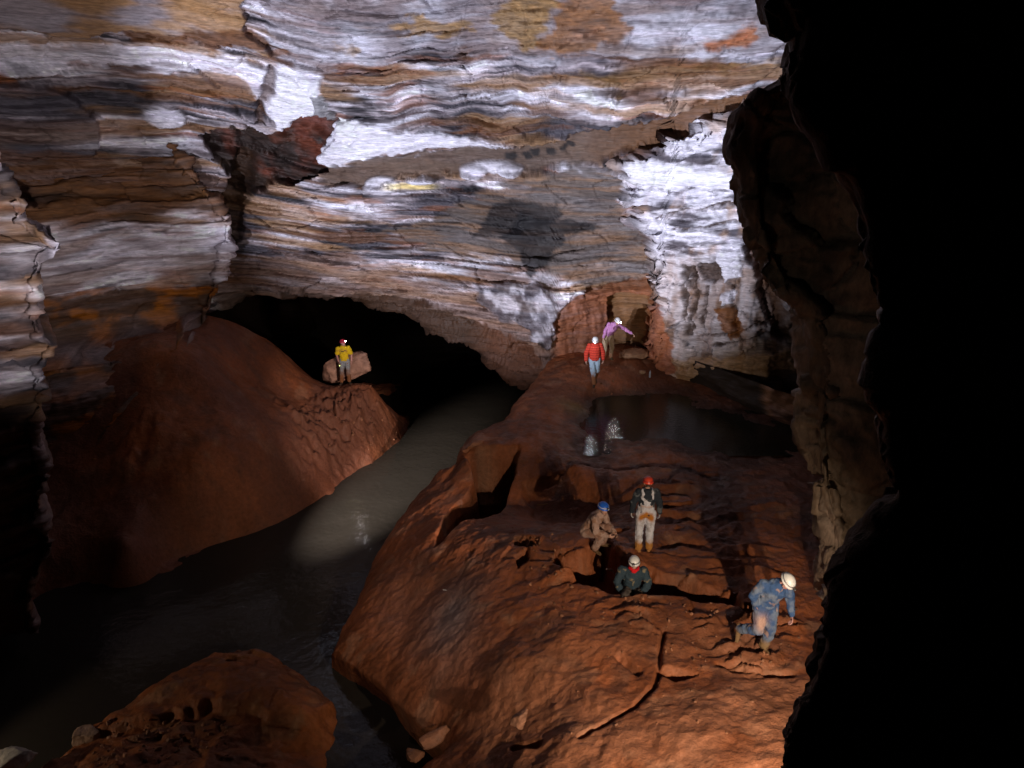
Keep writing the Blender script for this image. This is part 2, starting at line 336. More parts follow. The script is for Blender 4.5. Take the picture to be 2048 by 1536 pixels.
    jag = fbm(X*1.1, Z*1.6, 5, 5, 110); v, g = cells(X*1.3+.3*jag, Z*1.1+.2*jag, 9)
    low = 1-sstep(on_wall(1450, 560)[2], on_wall(1450, 480)[2], Z)
    v3, g3 = cells(X*1.1+.25*jag, Z*.9+.25*fbm(X*2, Z*2, 3, 3, 117), 29)
    d = d*(1-.35*inb)*(1-.65*inb*low) + inb*(.15*jag + .18*(v-.5) - .10*(1-sstep(0, .06, g))) + inb*low*(.22*(v3-.5) - .12*(1-sstep(0, .05, g3)))
    vert = fbm(X*2.4, Z*.35, 5, 4, 112); d = d + inb*low*.16*vert
    cb = lerp(np.broadcast_to(WHITE*1.0, col.shape), GREY*1.1, sstep(0, .6, fbm(X*.8, s*3.5, 5, 5, 113)+.15))
    cb = lerp(cb, TAN*1.2, sstep(.1, .6, fbm(X*1.0, Z*.8, 6, 4, 114))*.55)
    cb = lerp(cb, C(.30,.15,.07), low*sstep(.05, .5, fbm(X*2.2, Z*.6, 6, 4, 115))*.6)
    cb = lerp(cb, DARK, sstep(.35, .6, fbm(X*1.2, s*8, 5, 3, 116))*.55)
    col = lerp(col, cb, inb*.9)
    cb2 = lerp(np.broadcast_to(C(.50,.44,.44), col.shape), C(.26,.16,.11), sstep(-.05, .45, fbm(X*1.6, Z*.8, 9, 5, 118)))*(.65+.6*v3)[..., None]; cb2 = lerp(cb2, DARK*1.5, (1-sstep(.01, .05, g3))*.8)
    col = lerp(col, cb2, inb*low*.7)
    for pts, w_ in [([(1348,520),(1352,580),(1356,650)],.09),([(1368,530),(1372,590),(1362,650)],.10),([(1392,560),(1386,640)],.06),([(1380,655),(1440,645),(1520,622)],.05),([(1410,668),(1470,660),(1530,648)],.05),([(1478,480),(1500,530),(1528,600),(1540,660)],.20),([(1440,560),(1452,600),(1450,640),(1468,690)],.06),([(1300,430),(1350,415),(1460,400)],.06),([(1330,452),(1400,440),(1470,430)],.05)]:
        mm = line(X, Z, pts, w_, wp2)*inb; d = d - .22*mm; col = lerp(col, BROWN*.4, mm*.85)
    for pts in [[(1378,512),(1418,510),(1418,545),(1405,552),(1380,548)],[(1350,522),(1372,520),(1366,560),(1358,565)]]:
        mm = mask(X, Z, pts, .05, wp2)*inb; d = d - .35*mm; col = lerp(col, BROWN*.45, mm*.85)
    for pts in [[(1415,490),(1460,488),(1460,540),(1425,548)],[(1420,570),(1450,565),(1450,590),(1425,592)]]:
        mm = mask(X, Z, pts, .05, wp2)*inb; d = d + .14*mm; col = lerp(col, WHITE*1.05, mm*.85)
    mm = mask(X, Z, [(1415,595),(1450,600),(1460,640),(1440,660),(1425,625)], .06, wp2)*inb; col = lerp(col, C(.22,.085,.03), mm*.85)
    m = mask(X, Z, [(1285,640),(1305,600),(1325,660),(1340,722),(1290,745)], .12, wp2); col = lerp(col, C(.34,.13,.07), m*.85)
    m = mask(X, Z, [(1240,330),(1290,318),(1470,345),(1460,372),(1300,372),(1250,368)], .1, wp2); col = lerp(col, WHITE*1.15, m*.8); d = d*(1-.5*m) + .1*m
    m = mask(X, Z, [(1330,700),(1450,690),(1600,670),(1610,720),(1340,738)], .1, wp2); col = lerp(col, C(.46,.31,.19), m*.6); d = d + .12*m
    m = mask(X, Z, [(1470,480),(1520,500),(1560,660),(1530,665),(1500,600)], .1, wp2); d = d - .4*m; col = lerp(col, BROWN, m*.7)
    # lower-left quarter behind the buttress: shadow edges painted as brown and grey patches
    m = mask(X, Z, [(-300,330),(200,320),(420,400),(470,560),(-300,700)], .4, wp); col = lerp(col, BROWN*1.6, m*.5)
    m = mask(X, Z, [(-50,180),(100,170),(180,215),(195,260),(190,310),(-50,330)], .12, wp2); d = d*(1-.3*m) + .45*m; col = lerp(col, GREY*1.1, m*.5)
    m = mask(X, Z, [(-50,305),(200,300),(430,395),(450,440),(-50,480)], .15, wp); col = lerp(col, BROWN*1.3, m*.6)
    d = d + .03*fbm(X*3, Z*3, 6, 3, 120)
    col = col*(1+.12*fbm(X*4, Z*9, 3, 3, 121))[..., None]
    rimf = 1-.75*inb*np.exp(-np.clip(Z-zA[None], 0, 9)/.15); d = d*rimf
    P = P + N*d[..., None]
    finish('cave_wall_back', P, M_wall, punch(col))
build_back_wall()

# ------------------------------------------------------------------ side masses (buttresses) with a free vertical edge
def buttress(name, zs, edge, face, depth, sgn, seed, colf, mat, reach, step=.045, relief=1.0, relf=None, R=.35):
    """edge: list (px,py,Y) of the free edge, top to bottom; the face runs from there to reach metres outward
       (sgn -1 left, +1 right), face(w) gives the Y offset along it; beyond the edge the rock turns back by depth"""
    E = np.array([atY(*e) for e in edge]); o = np.argsort(E[:, 2]); E = E[o]
    Zs = np.arange(zs[0], zs[1], step)
    ex = interp(Zs, E[:, 2], E[:, 0]); ey = interp(Zs, E[:, 2], E[:, 1])
    w = np.arange(0, reach, step); a = np.linspace(0, 1, 26)[1:]
    # around the corner first (from the back to the front), then along the face
    ang = a*math.pi/2
    cx = -(1-np.sin(ang))*0
    Xb = np.concatenate([np.full(20, 0.), R*(1-np.cos(ang)), R+w[1:]]); Yb = np.concatenate([np.linspace(depth, R, 20), R*(1-np.sin(ang)), face(w[1:])])
    nb_ = np.concatenate([np.linspace(depth, R, 20), R*(1-np.sin(ang)), 0*w[1:]]); X = ex[:, None] + sgn*Xb[None] + nb_[None]*1.06*(ex/ey)[:, None]; Y = ey[:, None] + Yb[None]; Z = np.broadcast_to(Zs[:, None], X.shape)
    P = np.stack([X, Y, Z], -1).copy(); N = normals(P)
    ref = np.array([0, 0, 3.]) - P; sg = np.sign((N*ref).sum(-1).mean()); N = N*sg
    s = Z - .25*pn(X*.3, Y*.3, Z*.2, seed) - .03*X
    U = X + .7*Y
    if relf: d = relf(U, s, Z)
    else: d = strata_relief(U, s, seed, relief)
    d = d + .03*fbm(U*3, Z*3, 1, 3, seed+5)
    P = P + N*d[..., None]
    finish(name, P, mat, punch(colf(X, U, s, Z), .35, .22) if sgn < 0 else colf(X, U, s, Z))
def c_left(X, U, s, Z):
    c = wall_color(U, s, Z, 11)
    c = lerp(c, C(.17,.080,.038)*(1+.7*fbm(U*.35, s*5, 2, 4, 130))[..., None], sstep(5.0, 5.7, Z+.4*fbm(U*.5, s*2, 1, 3, 131))*.9)     # brown beds at the top
    mid = np.exp(-((Z-4.3)/.75)**4); c = lerp(c, lerp(PALE+0*c, WHITE, sstep(-.3, .3, fbm(U*.4, s*4, 3, 4, 132))), mid*.7)
    low = 1-sstep(3.0, 3.5, Z+.3*fbm(U*.5, Z, 1, 3, 133))
    c = lerp(c, lerp(C(.10,.048,.026)+0*c, C(.36,.13,.03), sstep(-.15, .35, fbm(U*.6, s*1.8, 4, 4, 134))), low*.85)
    q = np.exp(-((Z-1.9+.15*pn(U*.6, 1, 0, 5))/.13)**2)+np.exp(-((Z-1.15)/.25)**2)*.8; c = lerp(c, PALE*.9, np.clip(q, 0, 1)*.7)
    return c
LE = [(330,250,25.4),(420,385,25),(440,400,24.8),(468,450,24.7),(466,490,24.6),(455,530,24.5),(452,560,24.3),(432,600,24.2),(415,640,23.6),(390,660,22.7),(380,690,21.6),(372,705,21),(310,765,20.1),(250,830,19.2),(215,880,18.7),(200,960,18)]
def rel_left(U, s, Z):
    d = strata_relief(U, s, 11, .6)
    low = 1-sstep(2.2, 3.0, Z); d = d*(1-.6*low) - .25*low*np.exp(-((Z-1.7)/.8)**2)
    return d
buttress('cave_wall_left', (-2, 8.0), LE, lambda w: .35 - .62*w + .25*np.sin(w*.9), 4.5, -1, 11, c_left, M_wall, 10, relf=rel_left)
def c_far(X, U, s, Z):
    c = wall_color(U, s*.8, Z, 23)
    c = lerp(c, DARK*1.4, sstep(.0, .5, fbm(U*.5, s*1.6, 4, 4, 140))*.7)
    low = 1-sstep(1.6, 2.6, Z); return lerp(c, BROWN, low*.7)
FE = [(-60,200,15),(-5,330,15),(15,360,15),(45,400,15),(50,445,15),(128,500,15),(85,520,15),(82,560,15),(78,640,14.9),(85,680,14.8),(118,692,14.8),(80,745,14.7),(95,800,14.6),(75,860,14.5),(100,950,14.2),(85,1010,14),(105,1100,13.6),(60,1200,13)]
buttress('cave_wall_near_left', (-2.5, 9.5), FE, lambda w: .2 - .8*w, 4, -1, 23, c_far, M_wall, 7, relief=.5, R=.2)
def c_right(X, U, s, Z):
    c = lerp(C(.17,.115,.075)+np.zeros(X.shape+(3,)), C(.28,.20,.15), sstep(-.3, .5, fbm(U*1.8, Z*.35, 2, 5, 150)))
    c = lerp(c, C(.07,.05,.04), sstep(.1, .6, fbm(U*2.5, Z*.5, 4, 4, 151))*.8)
    return c
def rel_right(U, s, Z):
    v, g = cells(U*1.6+.3*fbm(U, Z, 1, 3, 155), Z*.8+.3*fbm(U, Z, 4, 3, 158), 12); v2, g2 = cells(U*4+.3*fbm(U*3, Z*3, 1, 3, 159), Z*2.2, 15)
    return .28*fbm(U*.8, Z*.35, 3, 4, 152) + .12*fbm(U*3, Z*.7, 4, 5, 153) + .30*(v-.5) - .15*(1-sstep(0, .07, g)) + .12*(v2-.5)
RE = [(1520,-150,12.5),(1540,10,12.5),(1602,40,12.5),(1590,130,12.5),(1560,165,12.5),(1510,185,12.5),(1475,240,12.5),(1462,310,12.5),(1478,350,12.4),(1490,480,12.2),(1530,560,12),(1600,620,11.8),(1616,700,11.6),(1622,800,11.4),(1620,900,11.2),(1632,1000,11),(1645,1100,10.6),(1640,1200,10.2),(1638,1320,9.6),(1600,1400,9.2),(1570,1470,8.8),(1558,1540,8.2),(1540,1700,7.4)]
buttress('cave_wall_right', (-.6, 13.5), RE, lambda w: .35 - .75*w, 2.0, 1, 31, c_right, M_dim, 9, relf=rel_right)
NE = [(1590,-200),(1575,-20),(1556,12),(1612,45),(1590,130),(1562,165),(1600,230),(1660,330),(1705,400),(1735,520),(1745,650),(1740,800),(1768,900),(1780,1000),(1740,1080),(1690,1130),(1660,1200),(1646,1290),(1638,1330),(1602,1400),(1572,1470),(1560,1540),(1550,1700),(1540,2300)]
def rel_near(U, s, Z):
    v, g = cells(U*3+.4*fbm(U*2, Z*2, 1, 3, 157), Z*4.5+.4*fbm(U*2, Z*2, 4, 3, 158), 17); v2, g2 = cells(U*7, Z*11+.3*fbm(U*3, Z*3, 4, 3, 158), 19)
    return .07*fbm(U*1.6, Z*1.2, 3, 5, 156) + .06*(v-.5) + .045*(v2-.5)
buttress('cave_wall_near_right', (-.6, 11.5), [(a, b, 3.0) for a, b in NE], lambda w: .1 - .5*w, .3, 1, 41, c_right, M_dim, 5, step=.03, relf=rel_near, R=.1)

# lower wall under the ledge of the right block
def build_lower():
    con = [(1262,735,0),(1300,745,-.1),(1360,768,-.2),(1430,800,-.3),(1500,832,-.35),(1540,850,-.4),(1620,880,-.5),(1700,930,-.5),(1900,1000,-.5)]
    cp = np.array([atZ(*c) for c in con])
    xs = np.arange(5.25, 14, .045); zs = np.arange(-1.2, 1.15, .045)
    yb = interp(xs, cp[:, 0], cp[:, 1])
    X, Z = np.meshgrid(xs, zs)
    Y = yb[None] + .25*(Z+.4) + .75 + .9*(1-sstep(4.75, 5.6, X))
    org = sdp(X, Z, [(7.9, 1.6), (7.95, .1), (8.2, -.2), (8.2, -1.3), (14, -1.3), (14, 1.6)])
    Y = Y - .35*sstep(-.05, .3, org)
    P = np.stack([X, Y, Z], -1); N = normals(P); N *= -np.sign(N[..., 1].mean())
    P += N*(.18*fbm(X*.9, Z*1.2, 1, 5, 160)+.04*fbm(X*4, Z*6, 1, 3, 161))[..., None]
    c = lerp(C(.026,.018,.015)+np.zeros(X.shape+(3,)), C(.36,.19,.11), sstep(0, .2, org)*.9)*(1+.35*fbm(X*1.5, Z*3, 1, 4, 162))[..., None]  # shade under the ledge painted near black, orange rock kept clear of it
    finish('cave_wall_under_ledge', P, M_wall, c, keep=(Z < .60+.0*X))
build_lower()
def build_tunnel():
    xs = np.arange(-40, 30, .3); zs = np.arange(-5, 8, .3); X, Z = np.meshgrid(xs, zs)
    Y = 50 + 1.2*fbm(X*.3, Z*.4, 1, 4, 165); P = np.stack([X, Y, Z], -1)
    finish('tunnel_wall', P, M_dim, np.broadcast_to(BROWN*.35, P.shape)+0)  # colour darkened so the tunnel stays black where lamps reach it
build_tunnel()

# ------------------------------------------------------------------ ground
def mud_color(X, Y, Z, seed=0):
    t = fbm(X*.5, Y*.5, 1, 5, seed+170)
    c = lerp(MUD*.7+np.zeros(X.shape+(3,)), MUD*1.25, sstep(-.5, .6, t))
    c = lerp(c, C(.12,.055,.035), sstep(.1, .6, fbm(X*1.1, Y*1.8, 3, 5, seed+172))*.6); c = lerp(c, C(.34,.18,.11), sstep(.25, .7, fbm(X*1.6, Y*1.6, 6, 5, seed+173))*.45)
    return c*(1+.12*fbm(X*5, Y*5, 1, 3, seed+171))[..., None]

def pz(l): return [tuple(atZ(*p)) for p in l]
shelf_ctl = [(1095,745,.1),(1187,770,0),(1225,716,.35),(1270,716,.35),(1140,740,.15),(1300,745,0),(1430,800,-.25),(1620,880,-.4),(1220,830,-.42),(1330,840,-.42),(1450,875,-.42),(1190,862,-.42),(1178,888,-.42),(1180,912,-.24),(1150,870,-.2),(1200,800,-.42),(1255,797,-.4),(1175,840,-.36),(1232,890,-.27),(1130,810,-.1),
 (1060,800,-.05),(1000,850,-.1),(930,875,-.2),(935,912,-.28),(1000,920,-.3),(1100,900,-.15),(1150,930,-.1),(1300,930,-.1),(1500,950,-.2),
 (1120,1000,-.75),(1060,985,-.8),(1180,1040,-.75),(1020,1010,-1.0),(900,955,-.9),(840,1000,-1.3),(870,1060,-.95),(950,1060,-.5),(1050,1095,-.12),(1140,1070,-.1),
 (1285,1100,0),(1350,1050,.05),(1500,1050,0),(1600,1000,.1),(1510,1290,0),(1600,1200,.1),(1300,1250,.05),(1100,1200,-.12),(1000,1200,-.4),(900,1150,-.9),(800,1100,-1.5),(900,1300,-1.0),
 (800,1250,-1.7),(720,1180,-2.1),(700,1270,-2.15),(800,1370,-1.75),(1000,1350,-.45),(1100,1400,-.2),(1000,1480,-.75),(900,1430,-1.3),(880,1500,-1.25),(1200,1500,.1),(1400,1450,.25),(1500,1500,.4),(1100,1536,-.1),(1300,1800,.4),(1700,1300,.2),(1700,1500,.5),(800,1800,-.8)]
_q = pz(shelf_ctl) + [(4,28,.1),(2,28,0),(8,28,0),(5.5,26,.15)]; ZS = TPS([(p[0], p[1]) for p in _q], [p[2] for p in _q], .05)
rim = [(1110,700,.2),(1062,768,-.1),(1030,800,-.15),(1012,832,-.2),(945,850,-.2),(918,880,-.25),(914,915,-.45),(925,934,-.8),(880,945,-1.1),(835,985,-1.5),(790,1040,-1.7),(752,1085,-1.8),(725,1150,-2.0),(692,1222,-2.2),(660,1285,-2.3),(705,1310,-2.1),(765,1355,-1.9),(800,1400,-1.75),(868,1440,-1.5),(890,1475,-1.3),(830,1500,-1.3),(770,1536,-1.2),(700,1750,-1),(1800,2300,.5),(2500,1400,.5),(1900,600,.5)]
RIM = pz(rim)
def build_shelf():
    xs = np.arange(-5.2, 10.5, .031); ys = np.concatenate([np.arange(4.0, 15, .030), np.arange(15, 27.5, .055)])
    X, Y = np.meshgrid(xs, ys)
    Z = ZS(X, Y)
    wx = .10*fbm(X*1.1, Y*1.1, 2, 4, 180); wy = .10*fbm(X*1.1, Y*1.1, 5, 4, 181)
    dd = sdp(X+wx*.7, Y+wy*.7, RIM)
    Z = Z + .09*fbm(X*.5, Y*.5, 1, 4, 182) + .035*fbm(X*2.2, Y*2.2, 1, 4, 183) + .014*fbm(X*8, Y*8, 2, 3, 184)
    # the trench and the pit where the cavers work
    pit = [(1095,1108,0),(1150,1150,0),(1225,1190,0),(1300,1197,0),(1400,1205,0),(1480,1222,0),(1478,1192,0),(1400,1168,0),(1330,1146,0),(1290,1136,0),(1240,1118,0),(1205,1062,0),(1180,1068,0),(1190,1090,0),(1160,1108,0)]
    pd = sdp(X+wx*1.3, Y+wy*1.3, pz(pit)); Z = Z - .95*sstep(-.05, .22, pd)
    # slab edge: undercut channel behind the left dome
    ch = [(928,910,-.4),(1034,908,-.4),(1042,940,-.8),(1015,1000,-1),(1000,1045,-1.2),(930,1062,-1),(870,1080,-.8),(885,1040,-1.1),(950,990,-1.1)]
    cd = sdp(X+wx, Y+wy, pz(ch)); Z = Z - 2.3*sstep(-.03, .30, cd)
    bs = sdp(X+wx, Y+wy, pz([(1040,955,-.5),(1150,950,-.5),(1200,1000,-.6),(1225,1060,-.7),(1120,1050,-.7),(1060,1010,-.7)])); Z = Z - .22*sstep(-.05, .2, bs)
    # flaky mud terraces: rise slowly away from the lamps, then break off
    reg = sstep(0, 1.2, sdp(X, Y, pz([(1000,1010,0),(1250,890,0),(1620,930,0),(1640,1340,0),(1420,1330,0),(1230,1240,0),(1080,1230,0),(950,1080,0)])))
    ph = (Y*1.55 + .42*X + 1.4*fbm(X*.35, Y*.6, 3, 3, 190)); fr = ph-np.floor(ph)
    amp = np.clip(.5+1.4*pn(X*.55, np.floor(ph)*3.1, 2, 191), 0, 1)
    Z = Z + reg*.17*amp*(fr**1.5*sstep(1, .95, fr))
    ph2 = (Y*4.6 - .6*X + 1.6*fbm(X*.8, Y*1.2, 3, 4, 192)); fr2 = ph2-np.floor(ph2); amp2 = np.clip(.25+1.8*pn(X*1.3, np.floor(ph2)*2.7, 2, 193), 0, 1)
    r2 = sstep(0, .6, sdp(X, Y, pz([(1180,1190,0),(1330,1205,0),(1500,1230,0),(1620,1200,0),(1640,1330,0),(1560,1400,0),(1440,1370,0),(1330,1300,0),(1230,1260,0),(1090,1190,0)])))
    Z = Z + r2*.15*amp2*fr2*sstep(1, .93, fr2)
    ph3 = (Y*7 - .9*X + 2*fbm(X*1.2, Y*1.2, 3, 4, 194)); fr3 = ph3-np.floor(ph3)
    r3 = sstep(0, 1, sdp(X, Y, pz([(1080,1180,0),(1320,1220,0),(1420,1380,0),(1200,1420,0),(1000,1300,0)])))
    Z = Z + r3*.022*np.clip(.3+1.5*pn(X*2, np.floor(ph3)*2.7, 2, 195), 0, 1)*fr3*sstep(1, .85, fr3)
    for pl, hgt, wd in [([(1085,930),(1150,918),(1235,930),(1300,922),(1380,935),(1470,955)],.28,.5),([(1325,1050),(1380,1040),(1440,1062)],.22,.35),([(1318,1108),(1370,1098),(1440,1112)],.28,.35),([(1180,985),(1240,978),(1300,990)],.15,.3)]:
        L_ = pz([(a, b, 0) for a, b in pl]); lx = [p[0] for p in L_]; ly = interp(X+wx*1.5, lx, [p[1] for p in L_]); t_ = Y+wy*1.5-ly
        ends = sstep(lx[0]-.1, lx[0]+.3, X)*(1-sstep(lx[-1]-.3, lx[-1]+.1, X)); Z = Z + ends*hgt*np.where(t_ > 0, -np.exp(-t_/wd), 0)*sstep(0, .05, t_)
    # wandering crack and a pit carved to give the shadow behind a flake
    cr = segd(X+wx*.25, Y+wy*.25, pz([(1328,1262,.05),(1322,1300,.05),(1318,1342,.05),(1308,1372,.1),(1262,1418,.1),(1215,1448,.05),(1158,1480,0)])); Z = Z - .16*(1-sstep(.012, .05, cr))
    ho = sdp(X+wx*.3, Y+wy*.3, pz([(1312,1338,.05),(1345,1336,.05),(1395,1350,.05),(1350,1362,.05),(1318,1352,.05)])); Z = Z - .35*sstep(-.02, .05, ho)
    for (a, b, c, w) in [(1030,1440,1075,1458),(1240,1320,1275,1350),(1440,1335,1480,1345),(1530,1355,1580,1362)]:
        h = segd(X, Y, pz([(a,b,0),(c,d_:=c and 0 or 0,0)])) if False else segd(X, Y, pz([(a, b, 0), (c, w, 0)])); Z = Z - .12*(1-sstep(.02, .10, h))
    # crumbly holes
    cm = sstep(0, .4, sdp(X, Y, pz([(930,1040,0),(1060,1060,0),(1180,1110,0),(1250,1190,0),(1120,1165,0),(1000,1110,0),(930,1070,0)])))
    v, g = cells(X*3.2+wx*4, Y*2.6+wy*4, 5); Z = Z - cm*.26*sstep(.60, .66, v)*sstep(0, .12, g)
    # big dents of the near bulge
    nb = np.clip(fbm(X*.9, Y*.9, 4, 3, 196), -1, 1); Z = Z + .06*nb*(1-sstep(10.5, 12, Y))
    # rounding and cliff at the rim
    Z = Z - .30*np.exp(-np.clip(dd, 0, 9)/.28)*(1-sstep(19, 23, Y)*.5)
    de = np.clip(-dd, 0, 9); cam_side = 1-sstep(11.6, 13.0, Y)
    d0 = sdp(X, Y, RIM); gy, gx = np.gradient(d0, ys, xs); gl = np.hypot(gx, gy)+1e-6; gx /= gl; gy /= gl
    Z = Z - 3.4*sstep(0, .45, de)*(1-cam_side) - cam_side*3.4*np.clip(de/1.0, 0, 1)
    mv = cam_side*(np.clip(de, 0, 1.0)*2.1 + np.clip(de-1.0, 0, 9)); XX = X + gx*mv; YY = Y + gy*mv
    col = mud_color(X, Y, Z)
    dome = sstep(0, 1.2, sdp(X, Y, pz([(720,1150,-2),(830,1080,-1.3),(980,1180,-.5),(1040,1260,-.3),(1000,1400,-.5),(880,1420,-1.3),(690,1280,-2.1)])))
    col = lerp(col, C(.31,.130,.082)*(1+.3*fbm(X*1.2, Y*1.2, 2, 5, 197))[..., None], dome*.75)
    gp = np.exp(-((X-atZ(905,1235,-1)[0]+wx*2)/.55)**2-((Y-atZ(905,1235,-1)[1]+wy*2)/.9)**2); col = lerp(col, C(.20,.17,.17), gp*.75)
    yl = atZ(1150,812,-.1); col = lerp(col, C(.30,.19,.05), .7*np.exp(-((X-yl[0])/.5)**2-((Y-yl[1])/.5)**2))
    pq = atZ(1330, 838, -.3); wet = (1-sstep(-.33, -.12, Z+.05*fbm(X*3, Y*3, 1, 3, 221)))*np.exp(-((X-pq[0])/5)**4-((Y-pq[1])/3.2)**4); col = col*(1-.75*wet)[..., None]
    rr = sstep(3.2, 5.5, X)*sstep(12, 14, Y); col = col*(1-.45*rr)[..., None]  # far right of the shelf darkened in colour to stand for weak light
    nearp = 1-sstep(8.5, 11, Y); col = lerp(col, C(.34,.150,.085), nearp*.6*sstep(-.3, .5, fbm(X*.6, Y*.6, 8, 4, 198)+.2))
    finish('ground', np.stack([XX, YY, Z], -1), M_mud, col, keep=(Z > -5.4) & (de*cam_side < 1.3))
build_shelf()

slope_ctl = [(835,832,-3.2),(830,862,-3.2),(790,903,-3.2),(700,968,-3.2),(640,1014,-3.2),(560,1062,-3.2),(430,1105,-3.2),(330,1152,-3.2),(200,1185,-3.2),(100,1200,-3.2),(0,1285,-3.2),(-150,1400,-3.2),
 (400,800,.4),(300,900,-.5),(200,1010,-1.6),(100,1020,-1.6),(500,900,-.9),(600,900,-1.5),(400,1000,-1.7),(250,1080,-1.8),(100,1100,-2.1),(0,1150,-2.1),(0,1020,-1.3),(500,760,.15),(450,700,1.2),(700,850,-1.7),(750,900,-2.7),(780,820,-2.0),(600,800,-.8)]
_s = [atZ(*p) for p in slope_ctl] + [atY(430,632,24.3),atY(500,668,24.6),atY(560,702,24.9),(atY(615,750,25.2)),atY(693,768,24.8),atY(745,775,25.0),atY(200,960,17.9),atY(250,832,19.3),atY(312,765,20.2),atY(370,700,21.2),atY(385,680,22),atY(405,648,23.5),np.array([-13.5,19,.1]),np.array([-16,18,0]),np.array([-12,23,1.9]),atY(650,768,25)]
_b = [(q[0], q[1]+2.6, q[2]-2.4) for q in (atY(430,632,24.3), atY(500,668,24.6), atY(560,702,24.9), atY(615,750,25.2), atY(693,768,24.8), atY(745,775,25.0))] + [(-14, 30, -3), (-8, 31, -4.5), (-2, 30, -5), (-20, 20, 3), (-20, 12, 1)]
_s = _s + [np.array(b) for b in _b]
ZL = TPS([(p[0], p[1]) for p in _s], [p[2] for p in _s], .05)
def build_slope():
    xs = np.arange(-21, -1.5, .05); ys = np.arange(9.5, 31, .05); X, Y = np.meshgrid(xs, ys)
    Z = np.maximum(ZL(X, Y), -2.95)
    RL = pz([(745,772,-1.2),(800,795,-2.4),(836,831,-3),(830,862,-3),(790,903,-3),(700,968,-3),(640,1014,-3),(560,1062,-3),(430,1105,-3),(330,1152,-3),(200,1182,-3),(100,1196,-3),(0,1283,-3),(-200,1400,-3),(-700,1500,-3)]) + [(-40,40),(-3.6,40)]
    w0 = .12*fbm(X*1.1, Y*1.1, 3, 4, 199); dl = sdp(X+w0, Y+w0, RL); Z = np.minimum(Z, 6) - .25*np.exp(-np.clip(dl, 0, 9)/.3)*(dl > 0) - .25*(dl <= 0) - 2.4*sstep(0, .8, -dl)
    Z = Z + .12*fbm(X*.5, Y*.5, 1, 4, 200) + .04*fbm(X*2, Y*2, 1, 4, 201)
    wx = .3*fbm(X*1, Y*1, 2, 4, 202)
    rg = sstep(0, 1.0, sdp(X+wx, Y+wx, pz([(600,790,-.8),(650,765,-.7),(745,770,-.9),(842,830,-3.2),(830,870,-3.2),(700,975,-3.2),(600,1030,-3.2),(520,1000,-2.4),(560,880,-1.2)])))
    v, g = cells(X*4.2+.6*pn(X*2, Y*2, 0, 203), Y*3.2+.6*pn(X*2, Y*2, 4, 204), 8)
    Z = Z + rg*(.22*fbm(X*4, Y*3, 2, 3, 205) + .24*(v-.5)*sstep(0, .15, g))
    # rocky shelf high on the slope, small ridge
    m = np.exp(-(segd(X, Y, [tuple(atY(520,745,22.5))[:2], tuple(atY(585,790,22))[:2]])/.35)**2); Z = Z + .28*m*(.6+fbm(X*2, Y*2, 1, 3, 206))
    m = np.exp(-(segd(X, Y, [tuple(atY(290,800,19.0))[:2], tuple(atY(250,860,18.3))[:2]])/.45)**2); Z = Z + .35*m*(.6+.8*fbm(X*1.5, Y*1.5, 1, 4, 207))
    col = mud_color(X, Y, Z, 5)
    col = lerp(col, C(.30,.16,.10), rg*.5)
    col = lerp(col, C(.15,.055,.034), .8*sstep(-.6, .4, fbm(X*.4, Y*.4, 4, 4, 208)))
    finish('ground_slope', np.stack([X, Y, Z], -1), M_mud, col, keep=Z > -5.5)
build_slope()

bank_ctl = [(140,1482,-2.6),(270,1402,-2.6),(370,1342,-2.55),(430,1308,-2.6),(500,1300,-2.7),(560,1330,-2.75),(640,1385,-2.8),(670,1425,-2.8),(400,1430,-2.35),(300,1440,-2.4),(480,1425,-2.35),(600,1440,-2.5),(400,1480,-2.5),(250,1500,-2.3),(450,1520,-2.3),(100,1536,-2.3),(400,1700,-1.9),(0,1700,-1.8),(-300,1500,-2.3),(600,1480,-2.68),(500,1500,-2.6),(645,1490,-2.75),(620,1600,-2.6)]
_k = pz(bank_ctl); ZB = TPS([(p[0], p[1]) for p in _k], [p[2] for p in _k], .05)
BR = pz([(60,1536,-2.6),(140,1482,-2.6),(205,1435,-2.6),(270,1402,-2.6),(370,1342,-2.6),(430,1308,-2.6),(500,1298,-2.7),(545,1310,-2.7),(600,1355,-2.75),(650,1390,-2.8),(672,1430,-2.8),(668,1465,-2.85),(655,1510,-2.9),(640,1560,-2.9),(640,1900,-2.5),(-600,1900,-2),(-300,1620,-2.6)])
